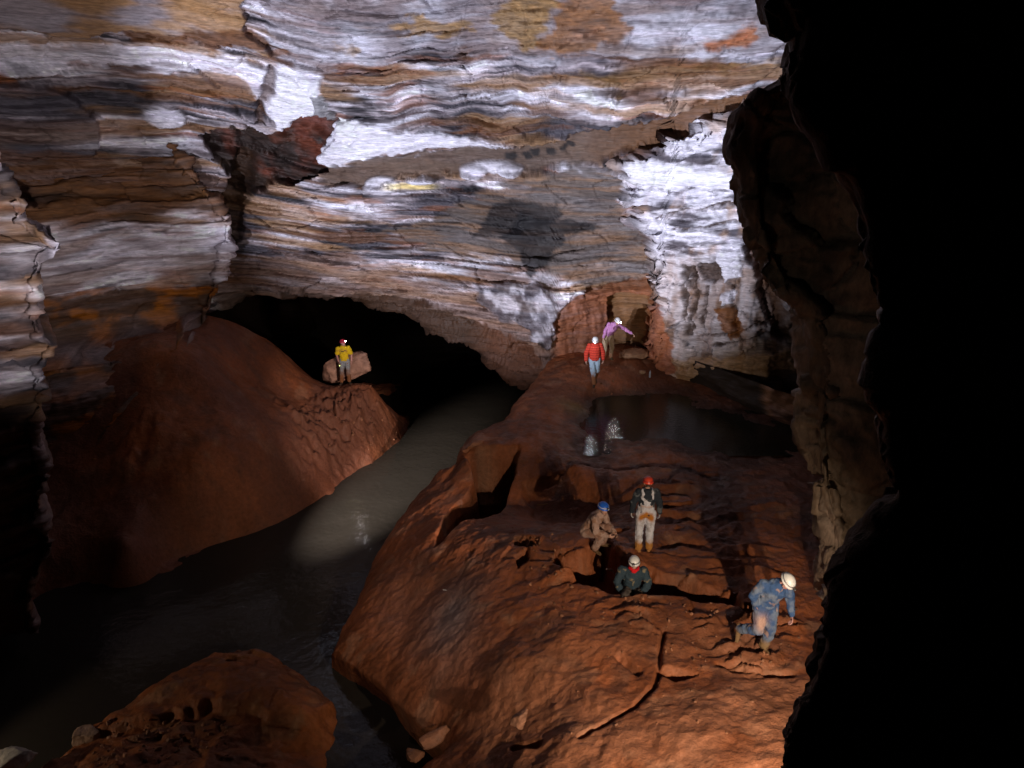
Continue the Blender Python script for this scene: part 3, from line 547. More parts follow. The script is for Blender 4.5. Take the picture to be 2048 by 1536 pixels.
def build_bank():
    xs = np.arange(-14, 0, .035); ys = np.arange(5, 14, .035); X, Y = np.meshgrid(xs, ys)
    Z = ZB(X, Y) + .08*fbm(X*.8, Y*.8, 1, 4, 210) + .06*fbm(X*2.2, Y*3.5, 1, 5, 211); v, g = cells(X*1.1+.5*fbm(X, Y, 1, 4, 214), Y*1.8+.5*fbm(X, Y, 5, 4, 215), 21); Z = Z + .10*(v-.5)*sstep(0, .06, g)
    wx = .10*fbm(X*1.3, Y*1.3, 2, 4, 212); wy = .10*fbm(X*1.3, Y*1.3, 5, 4, 213)
    dd = sdp(X+wx, Y+wy, BR)
    st = sdp(X+wx*2, Y+wy*2, pz([(280,1455,-2.4),(340,1435,-2.4),(400,1428,-2.4),(520,1432,-2.4),(650,1445,-2.5),(700,1300,-2.5),(100,1300,-2.5),(100,1470,-2.5)]))
    Z = Z + .22*sstep(-.03, .08, st)
    v, g = cells(X*2.4+wx*3, Y*2.4+wy*3, 4); nr = 1-sstep(-.1, .3, st)
    Z = Z + nr*.05*(v-.5)*sstep(0, .3, g)
    for a, b, r in [(462,1335,.13)]:
        q = atZ(a, b, -2.6); Z = Z - .18*(1-sstep(r*.5, r, np.hypot(X-q[0]+wx*.5, Y-q[1]+wy*.5)))
    Z = Z - .2*np.exp(-np.clip(dd, 0, 9)/.2) - 2.2*sstep(0, .5, -dd)
    finish('ground_bank', np.stack([X, Y, Z], -1), M_mud, mud_color(X, Y, Z, 9)*np.array([1.05, 1.05, .9]), keep=Z > -5.2)
build_bank()

def flat(name, x0, x1, y0, y1, z, n, mat, f=None):
    X, Y = np.meshgrid(np.linspace(x0, x1, n), np.linspace(y0, y1, n)); Z = np.full(X.shape, z)
    if f is not None: Z = Z + f(X, Y)
    o = finish(name, np.stack([X, Y, Z], -1), mat, None); return o
flat('river', -40, 30, 2, 60, -3.0, 300, M_river, lambda X, Y: .012*fbm(X*1.2, Y*1.2, 1, 3, 220))
flat('river_bed', -60, 60, -20, 80, -5.6, 4, M_mud)
P0 = atZ(1310, 838, -.3); flat('puddle', P0[0]-3.2, P0[0]+5.4, P0[1]-2.6, P0[1]+2.6, -.33, 60, M_pool)

# ================================================================== objects
ground_objs = [bpy.data.objects[n] for n in ('ground', 'ground_slope', 'ground_bank')]
bpy.context.view_layer.update()
def drop(x, y):
    best = -9
    for o in ground_objs:
        h, p, n, i = o.ray_cast((x, y, 4), (0, 0, -1))
        if h: best = max(best, p.z)
    return best
def stand(px, py, Z=0.0):
    p = atZ(px, py, Z)
    for _ in range(6): z = drop(p[0], p[1]); p = atZ(px, py, z)
    return Vector((p[0], p[1], drop(p[0], p[1])))

def simple_mat(name, col=None, rough=.8, spec=.3, bump=.15, scale=60, emit=None, es=0):
    m = bpy.data.materials.new(name); m.use_nodes = True; n = m.node_tree.nodes; l = m.node_tree.links; b = n['Principled BSDF']
    b.inputs['Roughness'].default_value = rough; b.inputs['Specular IOR Level'].default_value = spec
    nz = n.new('ShaderNodeTexNoise'); nz.inputs['Scale'].default_value = scale; nz.inputs['Detail'].default_value = 4
    tc = n.new('ShaderNodeTexCoord'); l.new(tc.outputs['Object'], nz.inputs[0])
    mr = n.new('ShaderNodeMapRange'); mr.inputs[3].default_value = .75; mr.inputs[4].default_value = 1.25; l.new(nz.outputs[0], mr.inputs[0])
    sc = n.new('ShaderNodeVectorMath'); sc.operation = 'SCALE'; l.new(mr.outputs[0], sc.inputs['Scale'])
    if col is None:
        a = n.new('ShaderNodeVertexColor'); a.layer_name = 'pigment'; l.new(a.outputs[0], sc.inputs[0])
    else: sc.inputs[0].default_value = col
    l.new(sc.outputs[0], b.inputs['Base Color'])
    bp = n.new('ShaderNodeBump'); bp.inputs['Strength'].default_value = bump; bp.inputs['Distance'].default_value = .01; l.new(nz.outputs[0], bp.inputs['Height']); l.new(bp.outputs[0], b.inputs['Normal'])
    if emit: b.inputs['Emission Color'].default_value = (*emit, 1); b.inputs['Emission Strength'].default_value = es
    return m
M_cloth = simple_mat('cloth', None, .85, .2, .4, 45)
M_skin = simple_mat('skin', None, .5, .4, .1, 80)
M_hard = simple_mat('helmet_shell', None, .35, .5, .05, 20)
M_lampon = simple_mat('lamp_lens_lit', (.8, .8, .8), .3, .5, 0, 20, (1, .96, 1), 900)
M_lampwarm = simple_mat('lamp_lens_warm', (.8, .7, .6), .3, .5, 0, 20, (1, .72, .5), 600)
M_green = simple_mat('lamp_lens_green', (.6, .8, .2), .3, .5, 0, 20, (.75, 1, .25), 5)

def tagit(o, label=None, cat=None, group=None):
    if label: o['label'] = label
    if cat: o['category'] = cat
    if group: o['group'] = group

# --- soft bodies out of overlapping balls, fused into one skin
_bm = bmesh.new(); bmesh.ops.create_icosphere(_bm, subdivisions=2, radius=1); _bm.verts.ensure_lookup_table()
ICO_V = np.array([v.co[:] for v in _bm.verts]); ICO_F = np.array([[v.index for v in f.verts] for f in _bm.faces]); _bm.free()
class Blob:
    def __init__(s): s.b = []
    def ball(s, c, r, R=None):
        r = np.array([r, r, r]) if np.isscalar(r) else np.array(r)
        s.b.append((np.array(c, float), r, np.eye(3) if R is None else np.array(R)))
    def limb(s, pts, flat=None):
        for (a, ra), (b, rb) in zip(pts[:-1], pts[1:]):
            a = np.array(a, float); b = np.array(b, float); L = np.linalg.norm(b-a); n = max(2, int(L/(min(ra, rb)*.35))+1)
            for t in np.linspace(0, 1, n): s.ball(a+(b-a)*t, ra+(rb-ra)*t)
    def build(s, name, mat, parent, voxel=.012, smooth=5, wrinkle=.0, wscale=12, color=(.5, .5, .5), colf=None, seed=0):
        V = np.vstack([(ICO_V*r)@R.T + c for c, r, R in s.b]); n = len(ICO_V)
        Fc = np.vstack([ICO_F + i*n for i in range(len(s.b))])
        me = bpy.data.meshes.new('tmp'); me.from_pydata(V.tolist(), [], Fc.tolist()); ob = bpy.data.objects.new('tmp', me); COL.objects.link(ob)
        m = ob.modifiers.new('r', 'REMESH'); m.mode = 'VOXEL'; m.voxel_size = voxel
        m = ob.modifiers.new('s', 'SMOOTH'); m.factor = .5; m.iterations = smooth
        dg = bpy.context.evaluated_depsgraph_get(); me2 = bpy.data.meshes.new_from_object(ob.evaluated_get(dg))
        bpy.data.objects.remove(ob); bpy.data.meshes.remove(me)
        k = len(me2.vertices); co = np.empty(k*3, np.float32); me2.vertices.foreach_get('co', co); co = co.reshape(-1, 3).astype(float)
        if wrinkle:
            no = np.empty(k*3, np.float32); me2.vertices.foreach_get('normal', no); no = no.reshape(-1, 3)
            co = co + no*(wrinkle*(fbm(co[:, 0]*wscale, co[:, 1]*wscale, co[:, 2]*wscale*.8, 3, seed+300)))[:, None]
            me2.vertices.foreach_set('co', co.reshape(-1).astype(np.float32))
        c = np.ones((k, 4), np.float32); c[:, :3] = color if colf is None else colf(co)
        at = me2.color_attributes.new('pigment', 'FLOAT_COLOR', 'POINT'); at.data.foreach_set('color', c.reshape(-1))
        me2.polygons.foreach_set('use_smooth', np.ones(len(me2.polygons), bool)); me2.materials.clear(); me2.materials.append(mat); me2.name = name; me2.update()
        o = bpy.data.objects.new(name, me2); COL.objects.link(o); o.parent = parent
        return o
def rot(ax, deg): return np.array(Matrix.Rotation(rad(deg), 3, ax))
V3 = lambda *a: np.array(a, float)
def unit(v): return v/(np.linalg.norm(v)+1e-9)

BASE = dict(pelvis=(0,0,.98), waist=(0,0,1.10), chest=(0,0,1.33), neck=(0,0,1.50), head=(0,-.015,1.635),
    shR=(-.185,0,1.44), shL=(.185,0,1.44), elR=(-.25,.03,1.15), elL=(.25,.03,1.15), wrR=(-.26,-.06,.91), wrL=(.26,-.06,.91),
    hipR=(-.095,0,.94), hipL=(.095,0,.94), knR=(-.11,-.03,.51), knL=(.11,-.03,.51), anR=(-.12,0,.095), anL=(.12,0,.095),
    toeR=(-.35,-1,0), toeL=(.35,-1,0))
def mesh_obj(name, v, f, mat, parent, color=(.5,.5,.5), smooth=True):
    me = bpy.data.meshes.new(name); me.from_pydata([tuple(p) for p in v], [], f); me.update()
    at = me.color_attributes.new('pigment', 'FLOAT_COLOR', 'POINT'); c = np.ones((len(v), 4), np.float32); c[:, :3] = color; at.data.foreach_set('color', c.reshape(-1))
    me.polygons.foreach_set('use_smooth', np.full(len(me.polygons), smooth)); me.materials.append(mat)
    o = bpy.data.objects.new(name, me); COL.objects.link(o); o.parent = parent; return o

def person(label, loc, rotz, scale, pose, cloth, head=(0, 0, 0), curl=25):
    J = {k: V3(*v) for k, v in {**BASE, **pose}.items()}
    root = bpy.data.objects.new('person', None); COL.objects.link(root)
    root.location = loc; root.rotation_euler = (0, 0, rad(rotz)); root.scale = (scale,)*3; root.empty_display_size = .2
    tagit(root, label, 'person')
    HR = rot('Z', head[0]) @ rot('X', head[1]) @ rot('Y', head[2])       # yaw, nod, tilt
    hc = J['head']; hl = lambda x, y, z: hc + HR@V3(x, y, z)
    skin = cloth.get('skin', (.48, .27, .20)); hair = cloth.get('hair', (.05, .03, .02))
    # spine frame
    def torso(B, grow=0., top=1.0, low=0.0):
        pts = [J['pelvis'], J['waist'], J['chest'], .5*(J['shR']+J['shL']), J['neck']]
        rx = [.150, .138, .155, .115, .055]; ry = [.112, .098, .112, .085, .055]
        right = [unit(J['hipL']-J['hipR']), unit(J['hipL']-J['hipR']+J['shL']-J['shR']), unit(J['shL']-J['shR']), unit(J['shL']-J['shR']), unit(J['shL']-J['shR'])]
        for i in range(4):
            if i == 3 and top < 1: break
            for t in np.linspace(0, 1, 6):
                if i + t < low: continue
                c = pts[i]*(1-t)+pts[i+1]*t; r = unit(right[i]*(1-t)+right[i+1]*t); up = unit(pts[i+1]-pts[i]); f = unit(np.cross(up, r)); up2 = np.cross(r, f)
                a = rx[i]*(1-t)+rx[i+1]*t + grow; b = ry[i]*(1-t)+ry[i+1]*t + grow
                B.ball(c, (a, b, min(a, b)*.9), np.stack([r, f, up2], 1))
    # body ----------------------------------------------------------
    B = Blob(); torso(B)
    for s_ in 'RL':
        B.limb([(J['sh'+s_], .055), (J['el'+s_], .040), (J['wr'+s_], .026)])
        B.limb([(J['hip'+s_], .082), (J['kn'+s_], .053), (J['an'+s_], .038)])
    B.limb([(J['neck']-V3(0, 0, .03), .056), (hl(0, .02, -.07), .052)])
    B.ball(hl(0, .008, .035), (.076, .095, .090), HR); B.ball(hl(0, -.022, -.035), (.058, .068, .080), HR); B.ball(hl(0, -.045, -.095), (.030, .032, .026), HR)   # skull, face, chin
    B.limb([(hl(0, -.088, .01), .010), (hl(0, -.108, -.028), .014)]); B.ball(hl(0, -.082, -.062), (.024, .014, .007), HR); B.ball(hl(0, -.081, -.074), (.021, .013, .008), HR)
    B.ball(hl(0, -.076, .028), (.046, .018, .010), HR)                                                                                 # nose, lips, brow
    for sx in (-1, 1): B.ball(hl(sx*.075, .01, -.015), (.010, .018, .030), HR); B.ball(hl(sx*.034, -.068, -.032), (.018, .015, .018), HR)  # ears, cheeks
    for s_ in 'RL':
        d = unit(J['wr'+s_]-J['el'+s_]); hd = unit(V3(*cloth['hand'+s_])) if 'hand'+s_ in cloth else d
        sd = 1 if s_ == 'L' else -1
        nrm = V3(-sd, 0, 0)*1.0; nrm = unit(nrm - hd*np.dot(nrm, hd)); w = np.cross(hd, nrm)
        if w[1] > 0: w = -w                                                 # w points to the thumb side (forward)
        wr = J['wr'+s_]; Rm = np.stack([w, nrm, hd], 1)
        B.ball(wr+hd*.045, (.040, .016, .050), Rm)
        for i, (off, ln) in enumerate([(.030, .95), (.010, 1.06), (-.010, 1.0), (-.029, .80)]):
            p = wr + hd*.082 + w*off; a = 8 + 3*i
            for k_, l_ in enumerate((.040, .026, .021)):
                a += curl if k_ else curl*.5; q = p + (hd*math.cos(rad(a)) + nrm*math.sin(rad(a)))*l_*ln; B.limb([(p, .0095), (q, .0085)]); p = q
        p = wr + hd*.028 + w*.030; q = p + unit(w*.75+hd*.7+nrm*.35)*.038; B.limb([(p, .012), (q, .010), (q + unit(w*.25+hd*.9+nrm*.5)*.030, .009)])
    def bc(co):
        rel = (co-hc)@HR; c = np.tile(np.array(skin), (len(co), 1))
        lip = (np.abs(rel[:, 0]) < .024) & (np.abs(rel[:, 2]+.068) < .012) & (rel[:, 1] < -.08); c[lip] = (.34, .12, .11)
        for sx in (-1, 1): e = np.hypot(rel[:, 0]-sx*.032, rel[:, 2]-.006) < .011; c[e & (rel[:, 1] < -.05)] = (.03, .02, .02)
        hr = (rel[:, 1] > .035) & (rel[:, 2] > -.07) & (np.linalg.norm(rel, axis=1) < .16) | (rel[:, 2] > .06) & (np.linalg.norm(rel, axis=1) < .16); c[hr] = hair
        if 'glove' in cloth:
            for s_ in 'RL': c[np.linalg.norm(co-J['wr'+s_], axis=1) < .2] = cloth['glove']
        return c
    B.build('body', M_skin, root, .0075, 3, colf=bc)
    if 'long_hair' in cloth:
        Bh = Blob(); Bh.limb([(hl(0, .06, -.02), .07), (hl(0, .085, -.12), .055), (hl(0, .09, -.20), .03)]); Bh.build('hair', M_cloth, root, .01, 3, .006, 30, color=hair)
    # top -----------------------------------------------------------
    t = cloth['top']; T = Blob(); torso(T, t.get('grow', .022)); T.b = T.b[:-2]
    lw = .5*(J['pelvis']+J['hipR']*.5+J['hipL']*.5)
    if t.get('hem', True):
        r = unit(J['hipL']-J['hipR']); T.ball(J['pelvis'], (.165+t.get('grow', .02)*.5, .125+t.get('grow', .02)*.5, .09), np.stack([r, np.cross(V3(0,0,1), r), V3(0,0,1)], 1))
    g = t.get('grow', .022)
    for s_ in 'RL':
        sh, el, wr = J['sh'+s_], J['el'+s_], J['wr'+s_]
        if t.get('short'): T.limb([(sh, .062+g*.6), (sh+(el-sh)*.72, .058+g*.8)])
        else: T.limb([(sh, .062+g*.6), (el, .046+g*.8), (wr-(wr-el)*.06, .034+g*.6)])
    if t.get('collar'): T.limb([(J['neck']-V3(0, 0, .02), .070), (J['neck']+(hc-J['neck'])*.15, .064)])
    if t.get('hood'): T.ball(J['neck']+V3(0, .07, -.02), (.09, .05, .06))
    topo = T.build(t['name'], M_cloth, root, .011, 4, t.get('wrinkle', .016), t.get('ws', 13), color=t.get('color', (.5, .5, .5)), colf=t.get('colf'), seed=3)
    # trousers ------------------------------------------------------
    t = cloth['legs']; T = Blob(); g = t.get('grow', .02)
    r = unit(J['hipL']-J['hipR']); up = unit(J['waist']-J['pelvis']); f = unit(np.cross(up, r)); Rm = np.stack([r, f, up], 1)
    for k_ in np.linspace(t.get('rise', -.02), -.10, 5): T.ball(J['pelvis']+up*(k_+.05), (.152+g, .115+g, .08), Rm)
    for s_ in 'RL': T.limb([(J['hip'+s_], .092+g), (J['kn'+s_], .062+g), (J['an'+s_]+(J['kn'+s_]-J['an'+s_])*.08, .050+g)])
    if t.get('bib'):
        pts = [J['pelvis'], J['waist'], J['chest']]
        for i in range(2):
            for tt in np.linspace(0, 1, 7): c = pts[i]*(1-tt)+pts[i+1]*tt; a = (.165-.055*(i+tt)/2)+g; T.ball(c+V3(0, .006, 0), (a*.98, .128+g*.6, .05), Rm)
        for sx in (-1, 1): T.limb([(J['chest']+V3(sx*.085, .075, .0), .052), (J['chest']+V3(sx*.095, .075, .11), .034), (J['chest']+V3(sx*.095, .03, .175), .028), (J['chest']+V3(sx*.09, -.04, .16), .028), (J['chest']+V3(sx*.085, -.085, .02), .05)])
    T.build(t['name'], M_cloth, root, .011, 4, t.get('wrinkle', .015), 12, color=t.get('color', (.5, .5, .5)), colf=t.get('colf'), seed=9)
    for s_ in 'RL':
        T = Blob(); a = J['an'+s_]; d = unit(V3(*J['toe'+s_])); T.limb([(a+V3(0, 0, .05), .055), (a, .052)]); T.limb([(a-d*.035-V3(0, 0, .035), .045), (a+d*.10-V3(0, 0, .045), .043), (a+d*.165-V3(0, 0, .052), .034)])
        T.build('boot', M_cloth, root, .010, 3, .003, 30, color=cloth.get('boot', (.05, .035, .025)))
    if 'scarf' in cloth:
        T = Blob(); n_ = J['neck']+V3(0, -.01, .02)
        for k_ in range(14): an = k_/14*2*math.pi; T.ball(n_+V3(.075*math.cos(an), .075*math.sin(an)-.01, .012*math.sin(an*2)), .036)
        T.ball(n_+V3(0, -.095, -.02), (.06, .03, .05)); T.build('scarf', M_cloth, root, .010, 3, .006, 25, color=cloth['scarf'])
    if 'pack' in cloth:
        T = Blob(); c = J['chest']; 
        for z_ in np.linspace(-.16, .12, 6): T.ball(c+V3(0, .17, z_), (.13, .075, .07))
        for sx in (-1, 1): T.limb([(c+V3(sx*.11, .12, .1), .022), (c+V3(sx*.12, 0, .17), .022), (c+V3(sx*.12, -.12, .08), .022)])
        T.build('backpack', M_cloth, root, .011, 4, .006, 14, color=cloth['pack'])
    # helmet ----------------------------------------------------------
    hc_ = cloth['helmet']; nu_, nv_ = 40, 16; v = []; f_ = []
    for sh_ in (0, 1):
        k_ = 1 - .05*sh_
        for j in range(nv_+1):
            ph = j/nv_*(math.pi*.56)
            for i in range(nu_):
                an = i/nu_*2*math.pi; rr = math.sin(min(ph, math.pi/2)); zz = math.cos(ph)
                fl = 1 + (.10 if j == nv_ else .04 if j == nv_-1 else 0) + (.06 if (j >= nv_-1 and math.sin(an) < -.5) else 0)
                rib = 1 + .018*math.cos(an*6)*math.sin(ph)**2*(1 if j < nv_-2 else 0)
                v.append(hl(.103*k_*rr*math.cos(an)*fl*rib, (.122*k_*rr*math.sin(an))*fl*rib+.004, .045+.105*k_*zz))
    n_ = (nv_+1)*nu_
    for sh_ in (0, 1):
        for j in range(nv_):
            for i in range(nu_):
                a = sh_*n_+j*nu_+i; b = sh_*n_+j*nu_+(i+1) % nu_; q = (a, a+nu_, b+nu_, b); f_.append(q if sh_ == 0 else q[::-1])
    for i in range(nu_): a = nv_*nu_+i; b = nv_*nu_+(i+1) % nu_; f_.append((b, a, a+n_, b+n_))
    hm = mesh_obj('helmet', v, f_, M_hard, root, hc_)
    # lamp band round the shell
    v = []; f_ = []; 
    for i in range(nu_):
        an = i/nu_*2*math.pi
        for rr, zz in ((1.035, .062), (1.035, .080), (1.0, .080), (1.0, .062)): v.append(hl(.103*rr*math.cos(an)*1.0, .122*rr*math.sin(an)+.004, zz))
    for i in range(nu_):
        for k_ in range(4): a = i*4+k_; b = ((i+1) % nu_)*4+k_; a2 = i*4+(k_+1) % 4; b2 = ((i+1) % nu_)*4+(k_+1) % 4; f_.append((a, b, b2, a2))
    mesh_obj('lamp_band', v, f_, M_hard, hm, cloth.get('band', (.03, .03, .04)))
    lamps = cloth.get('lamps', [(0, None)])
    for lx, mat in lamps:
        v = []; f_ = []; m_ = 16
        for dz, r_ in ((0, .020), (.035, .024), (.036, .019)):
            for i in range(m_): an = i/m_*2*math.pi; v.append(hl(lx + r_*math.cos(an), -.128-dz, .075 + r_*math.sin(an)))
        for j in range(2):
            for i in range(m_): a = j*m_+i; b = j*m_+(i+1) % m_; f_.append((a, b, b+m_, a+m_))
        f_.append(tuple(range(m_))); f_.append(tuple(range(2*m_, 3*m_))[::-1])
        hd_ = mesh_obj('headlamp', v, f_, M_hard, hm, (.05, .05, .05))
        v = [hl(lx + .018*math.cos(i/m_*2*math.pi), -.166, .075 + .018*math.sin(i/m_*2*math.pi)) for i in range(m_)] + [hl(lx, -.172, .075)]
        ln = mesh_obj('lens', v, [(i, (i+1) % m_, m_) for i in range(m_)], mat or M_hard, hm, (.4, .4, .45))
    # chin strap
    T = Blob()
    for sx in (-1, 1): T.limb([(hl(sx*.082, -.01, .04), .006), (hl(sx*.070, -.035, -.06), .006), (hl(0, -.062, -.122), .006)])
    T.build('chin_strap', M_cloth, hm, .005, 1, color=(.04, .04, .05))
    return root

def mudmix(base, mudc=(.22, .09, .04), zlo=.35, zhi=.6, spots=.3, sc=6, seed=0):
    def f(co):
        c = np.tile(np.array(base, float), (len(co), 1)); n = fbm(co[:, 0]*sc, co[:, 1]*sc, co[:, 2]*sc, 4, 400+seed)
        m = 1-sstep(zlo, zhi, co[:, 2]+.12*n); m = np.maximum(m, sstep(spots, spots+.3, n)*.8); return lerp(c, np.array(mudc), m)
    return f
# yellow shirt, on the crest of the mound
def yellow(co):
    c = np.tile(np.array([.62, .42, .01]), (len(co), 1)); n = fbm(co[:, 0]*40, 1, co[:, 2]*60, 2, 410)
    m = (co[:, 1] < 0) & (((np.abs(co[:, 0]+.03) < .055) & (np.abs(co[:, 2]-1.335) < .022)) | ((np.abs(co[:, 0]-.065) < .035) & (np.abs(co[:, 2]-1.365) < .018))) & (n > -.35); c[m] = (.05, .03, .02); n2 = fbm(co[:, 0]*7, co[:, 1]*7, co[:, 2]*7, 4, 412); return lerp(c, np.array([.30, .15, .05]), sstep(.2, .7, n2)*.5)
p_y = person('person in a yellow T-shirt and red helmet standing on the rough mud mound', stand(693, 768, -.7), 8, 1.0,
    dict(shR=(-.20,0,1.43), elR=(-.27,.04,1.15), wrR=(-.20,-.13,.95), elL=(.27,.05,1.15), wrL=(.27,-.06,.92), knR=(-.13,-.03,.51), anR=(-.17,-.02,.095)),
    dict(top=dict(name='shirt', short=True, colf=yellow, grow=.03), legs=dict(name='jeans', colf=mudmix((.25,.27,.30),zlo=.3,zhi=.75,spots=.4,seed=1), grow=.022), helmet=(.45,.02,.05), lamps=[(0, M_lampon)], skin=(.5,.25,.22), boot=(.06,.04,.03)), head=(42, -6, 0))
lt = Blob(); q = p_y.location; lt.limb([((0,0,0), .016), ((.02,-.09,-.03), .016)])
torch = lt.build('torch', M_hard, None, .006, 2, color=(.10,.14,.03)); torch.location = (q.x-.155, q.y-.17, q.z+.86); tagit(torch, 'small lit torch with yellow green glow in the hand of the person in yellow', 'torch')
lens = Blob(); lens.ball((.025,-.10,-.035), .016); lens.build('lens', M_green, torch, .004, 1)
# red quilted jacket, walking on the shelf with the head down
def quilt(co):
    c = np.tile(np.array([.50, .045, .025]), (len(co), 1)); w = np.cos(co[:, 2]*2*math.pi/.085); return lerp(c, np.array([.14, .008, .008]), sstep(.55, .95, w)*.85)
p_r = person('person in a red quilted jacket, pale jeans and white helmet walking past the puddle', stand(1187, 770, 0), 6, 1.0,
    dict(head=(-.02,-.075,1.61), elR=(-.29,.03,1.17), wrR=(-.31,-.06,.93), elL=(.29,.05,1.16), wrL=(.30,.02,.92), knR=(-.06,-.12,.53), anR=(-.02,-.18,.095), knL=(.10,-.02,.52), anL=(.10,.22,.20), toeL=(.1,-.8,-.6)),
    dict(top=dict(name='jacket', colf=quilt, grow=.05, wrinkle=.006, collar=True), legs=dict(name='jeans', colf=mudmix((.32,.42,.52),zlo=.35,zhi=.6,spots=.6,seed=2), grow=.028), helmet=(.72,.72,.74), lamps=[(-.02, M_lampon)], boot=(.07,.05,.035)), head=(-10, 24, 0))
# leaning caver by the niche
def check(co):
    a = sstep(-.2, .2, np.cos(co[:, 0]*2*math.pi/.05)); b = sstep(-.2, .2, np.cos(co[:, 2]*2*math.pi/.05)); return lerp(np.tile(np.array([.55, .30, .52]), (len(co), 1)), np.array([.30, .07, .24]), .5*a+.5*b)
p_p = person('person in a pink checked shirt leaning over and reaching into the niche', stand(1214, 720, .3), 4, 1.0,
    dict(pelvis=(.02,.06,.96), waist=(.05,-.02,1.07), chest=(.13,-.12,1.27), neck=(.20,-.20,1.41), head=(.25,-.27,1.52), shR=(-.0,-.10,1.39), shL=(.34,-.14,1.33), elR=(-.13,-.10,1.13), wrR=(-.20,-.16,.90),
         elL=(.58,-.20,1.20), wrL=(.80,-.24,1.06), hipR=(-.08,.06,.93), hipL=(.11,.04,.93), knR=(-.11,-.02,.50), knL=(.15,-.05,.50), anL=(.14,.03,.095)),
    dict(top=dict(name='shirt', colf=check, grow=.028, collar=True), legs=dict(name='trousers', colf=mudmix((.40,.30,.20),zlo=.1,zhi=.4,spots=.5,seed=3), grow=.026), helmet=(.7,.68,.7), lamps=[(-.045, M_lampwarm), (.045, M_lampon)], boot=(.08,.055,.03)), head=(10, 22, 8))
# crouching, blue helmet
p_b = person('person in a brown coverall and blue helmet crouching at the edge of the pit', stand(1186, 1097, 0)+Vector((0, 0, -.02)), 58, 1.0,
    dict(pelvis=(0,.16,.42), waist=(0,.10,.53), chest=(0,-.04,.74), neck=(0,-.13,.89), head=(0,-.19,1.01), shR=(-.19,-.10,.83), shL=(.19,-.10,.83), elR=(-.24,-.16,.57), wrR=(-.14,-.38,.50), elL=(.24,-.18,.57), wrL=(.10,-.42,.47),
         hipR=(-.10,.14,.40), hipL=(.10,.14,.40), knR=(-.17,-.26,.52), knL=(.17,-.28,.50), anR=(-.14,-.10,.10), anL=(.14,-.14,.10)),
    dict(top=dict(name='coverall_top', colf=mudmix((.36,.24,.20),(.26,.14,.09),zlo=0,zhi=.1,spots=0,seed=4), grow=.035, collar=True), legs=dict(name='coverall_legs', colf=mudmix((.36,.24,.20),(.24,.12,.08),zlo=.0,zhi=.3,spots=.1,seed=5), grow=.03), helmet=(.02,.12,.60), band=(.6,.62,.7), boot=(.14,.08,.04)), head=(-28, 6, 0))
# pale overalls, seen from behind
def bib(co):
    x, y, z = co.T; n = fbm(x*6, y*6, z*6, 4, 421)
    c = lerp(np.tile(np.array([.52, .52, .58]), (len(co), 1)), np.array([.36, .34, .36]), sstep(0, .6, fbm(x*9, y*9, z*9, 3, 422)))
    seat = (y > -.02)*np.exp(-(x/.16)**6-((z-.965+.75*np.abs(x))/.085)**2)*1.5; c = lerp(c, np.array([.36, .13, .02]), np.clip(seat+.3*n*(seat > .2), 0, 1))
    c = lerp(c, np.array([.40, .20, .12]), np.exp(-((z-1.16)/.02)**2)*.6); return lerp(c, np.array([.36, .16, .04]), (1-sstep(.22, .36, z+.06*n)))
p_w = person('person in mud stained pale overalls and red helmet standing with the back to the camera', stand(1286, 1103, 0), 176, .97,
    dict(elR=(-.27,-.02,1.17), wrR=(-.29,-.05,.93), elL=(.27,-.02,1.17), wrL=(.29,-.05,.93), knR=(-.11,-.02,.51), anR=(-.12,.0,.095), anL=(.11,0.05,.095)),
    dict(top=dict(name='jacket', colf=mudmix((.018,.023,.032),(.10,.11,.12),zlo=0,zhi=.1,spots=.25,seed=6), grow=.03, hood=True, hem=False), legs=dict(name='bib_overalls', colf=bib, grow=.028, bib=True, rise=.06), helmet=(.62,.06,.03), band=(.35,.02,.02), boot=(.30,.14,.05), glove=(.45,.42,.42)), head=(0, 4, 0))
# seated in the trench
q = stand(1272, 1180, -.5)
p_s = person('person in a dark jacket, red scarf and white helmet sitting in the trench', Vector(tuple(atZ(1270, 1197, .0)))+Vector((0, .34, -.20)), -4, 1.0,
    dict(pelvis=(0,.05,.14), waist=(0,.06,.25), chest=(0,.03,.48), neck=(0,-.01,.65), head=(0,-.05,.785), shR=(-.20,.02,.58), shL=(.20,.02,.58), elR=(-.30,-.02,.33), wrR=(-.20,-.18,.18), elL=(.30,-.02,.33), wrL=(.16,-.20,.18),
         hipR=(-.10,.02,.12), hipL=(.10,.02,.12), knR=(-.16,-.36,.24), knL=(.16,-.36,.22), anR=(-.13,-.60,.0), anL=(.13,-.62,.0)),
    dict(top=dict(name='jacket', colf=mudmix((.03,.05,.068),(.25,.20,.12),zlo=-1,zhi=-.9,spots=.35,seed=7), grow=.04, collar=True), legs=dict(name='trousers', color=(.10,.08,.07), grow=.03), helmet=(.70,.70,.70), scarf=(.55,.01,.015), boot=(.1,.06,.04)), head=(-8, 6, 0))
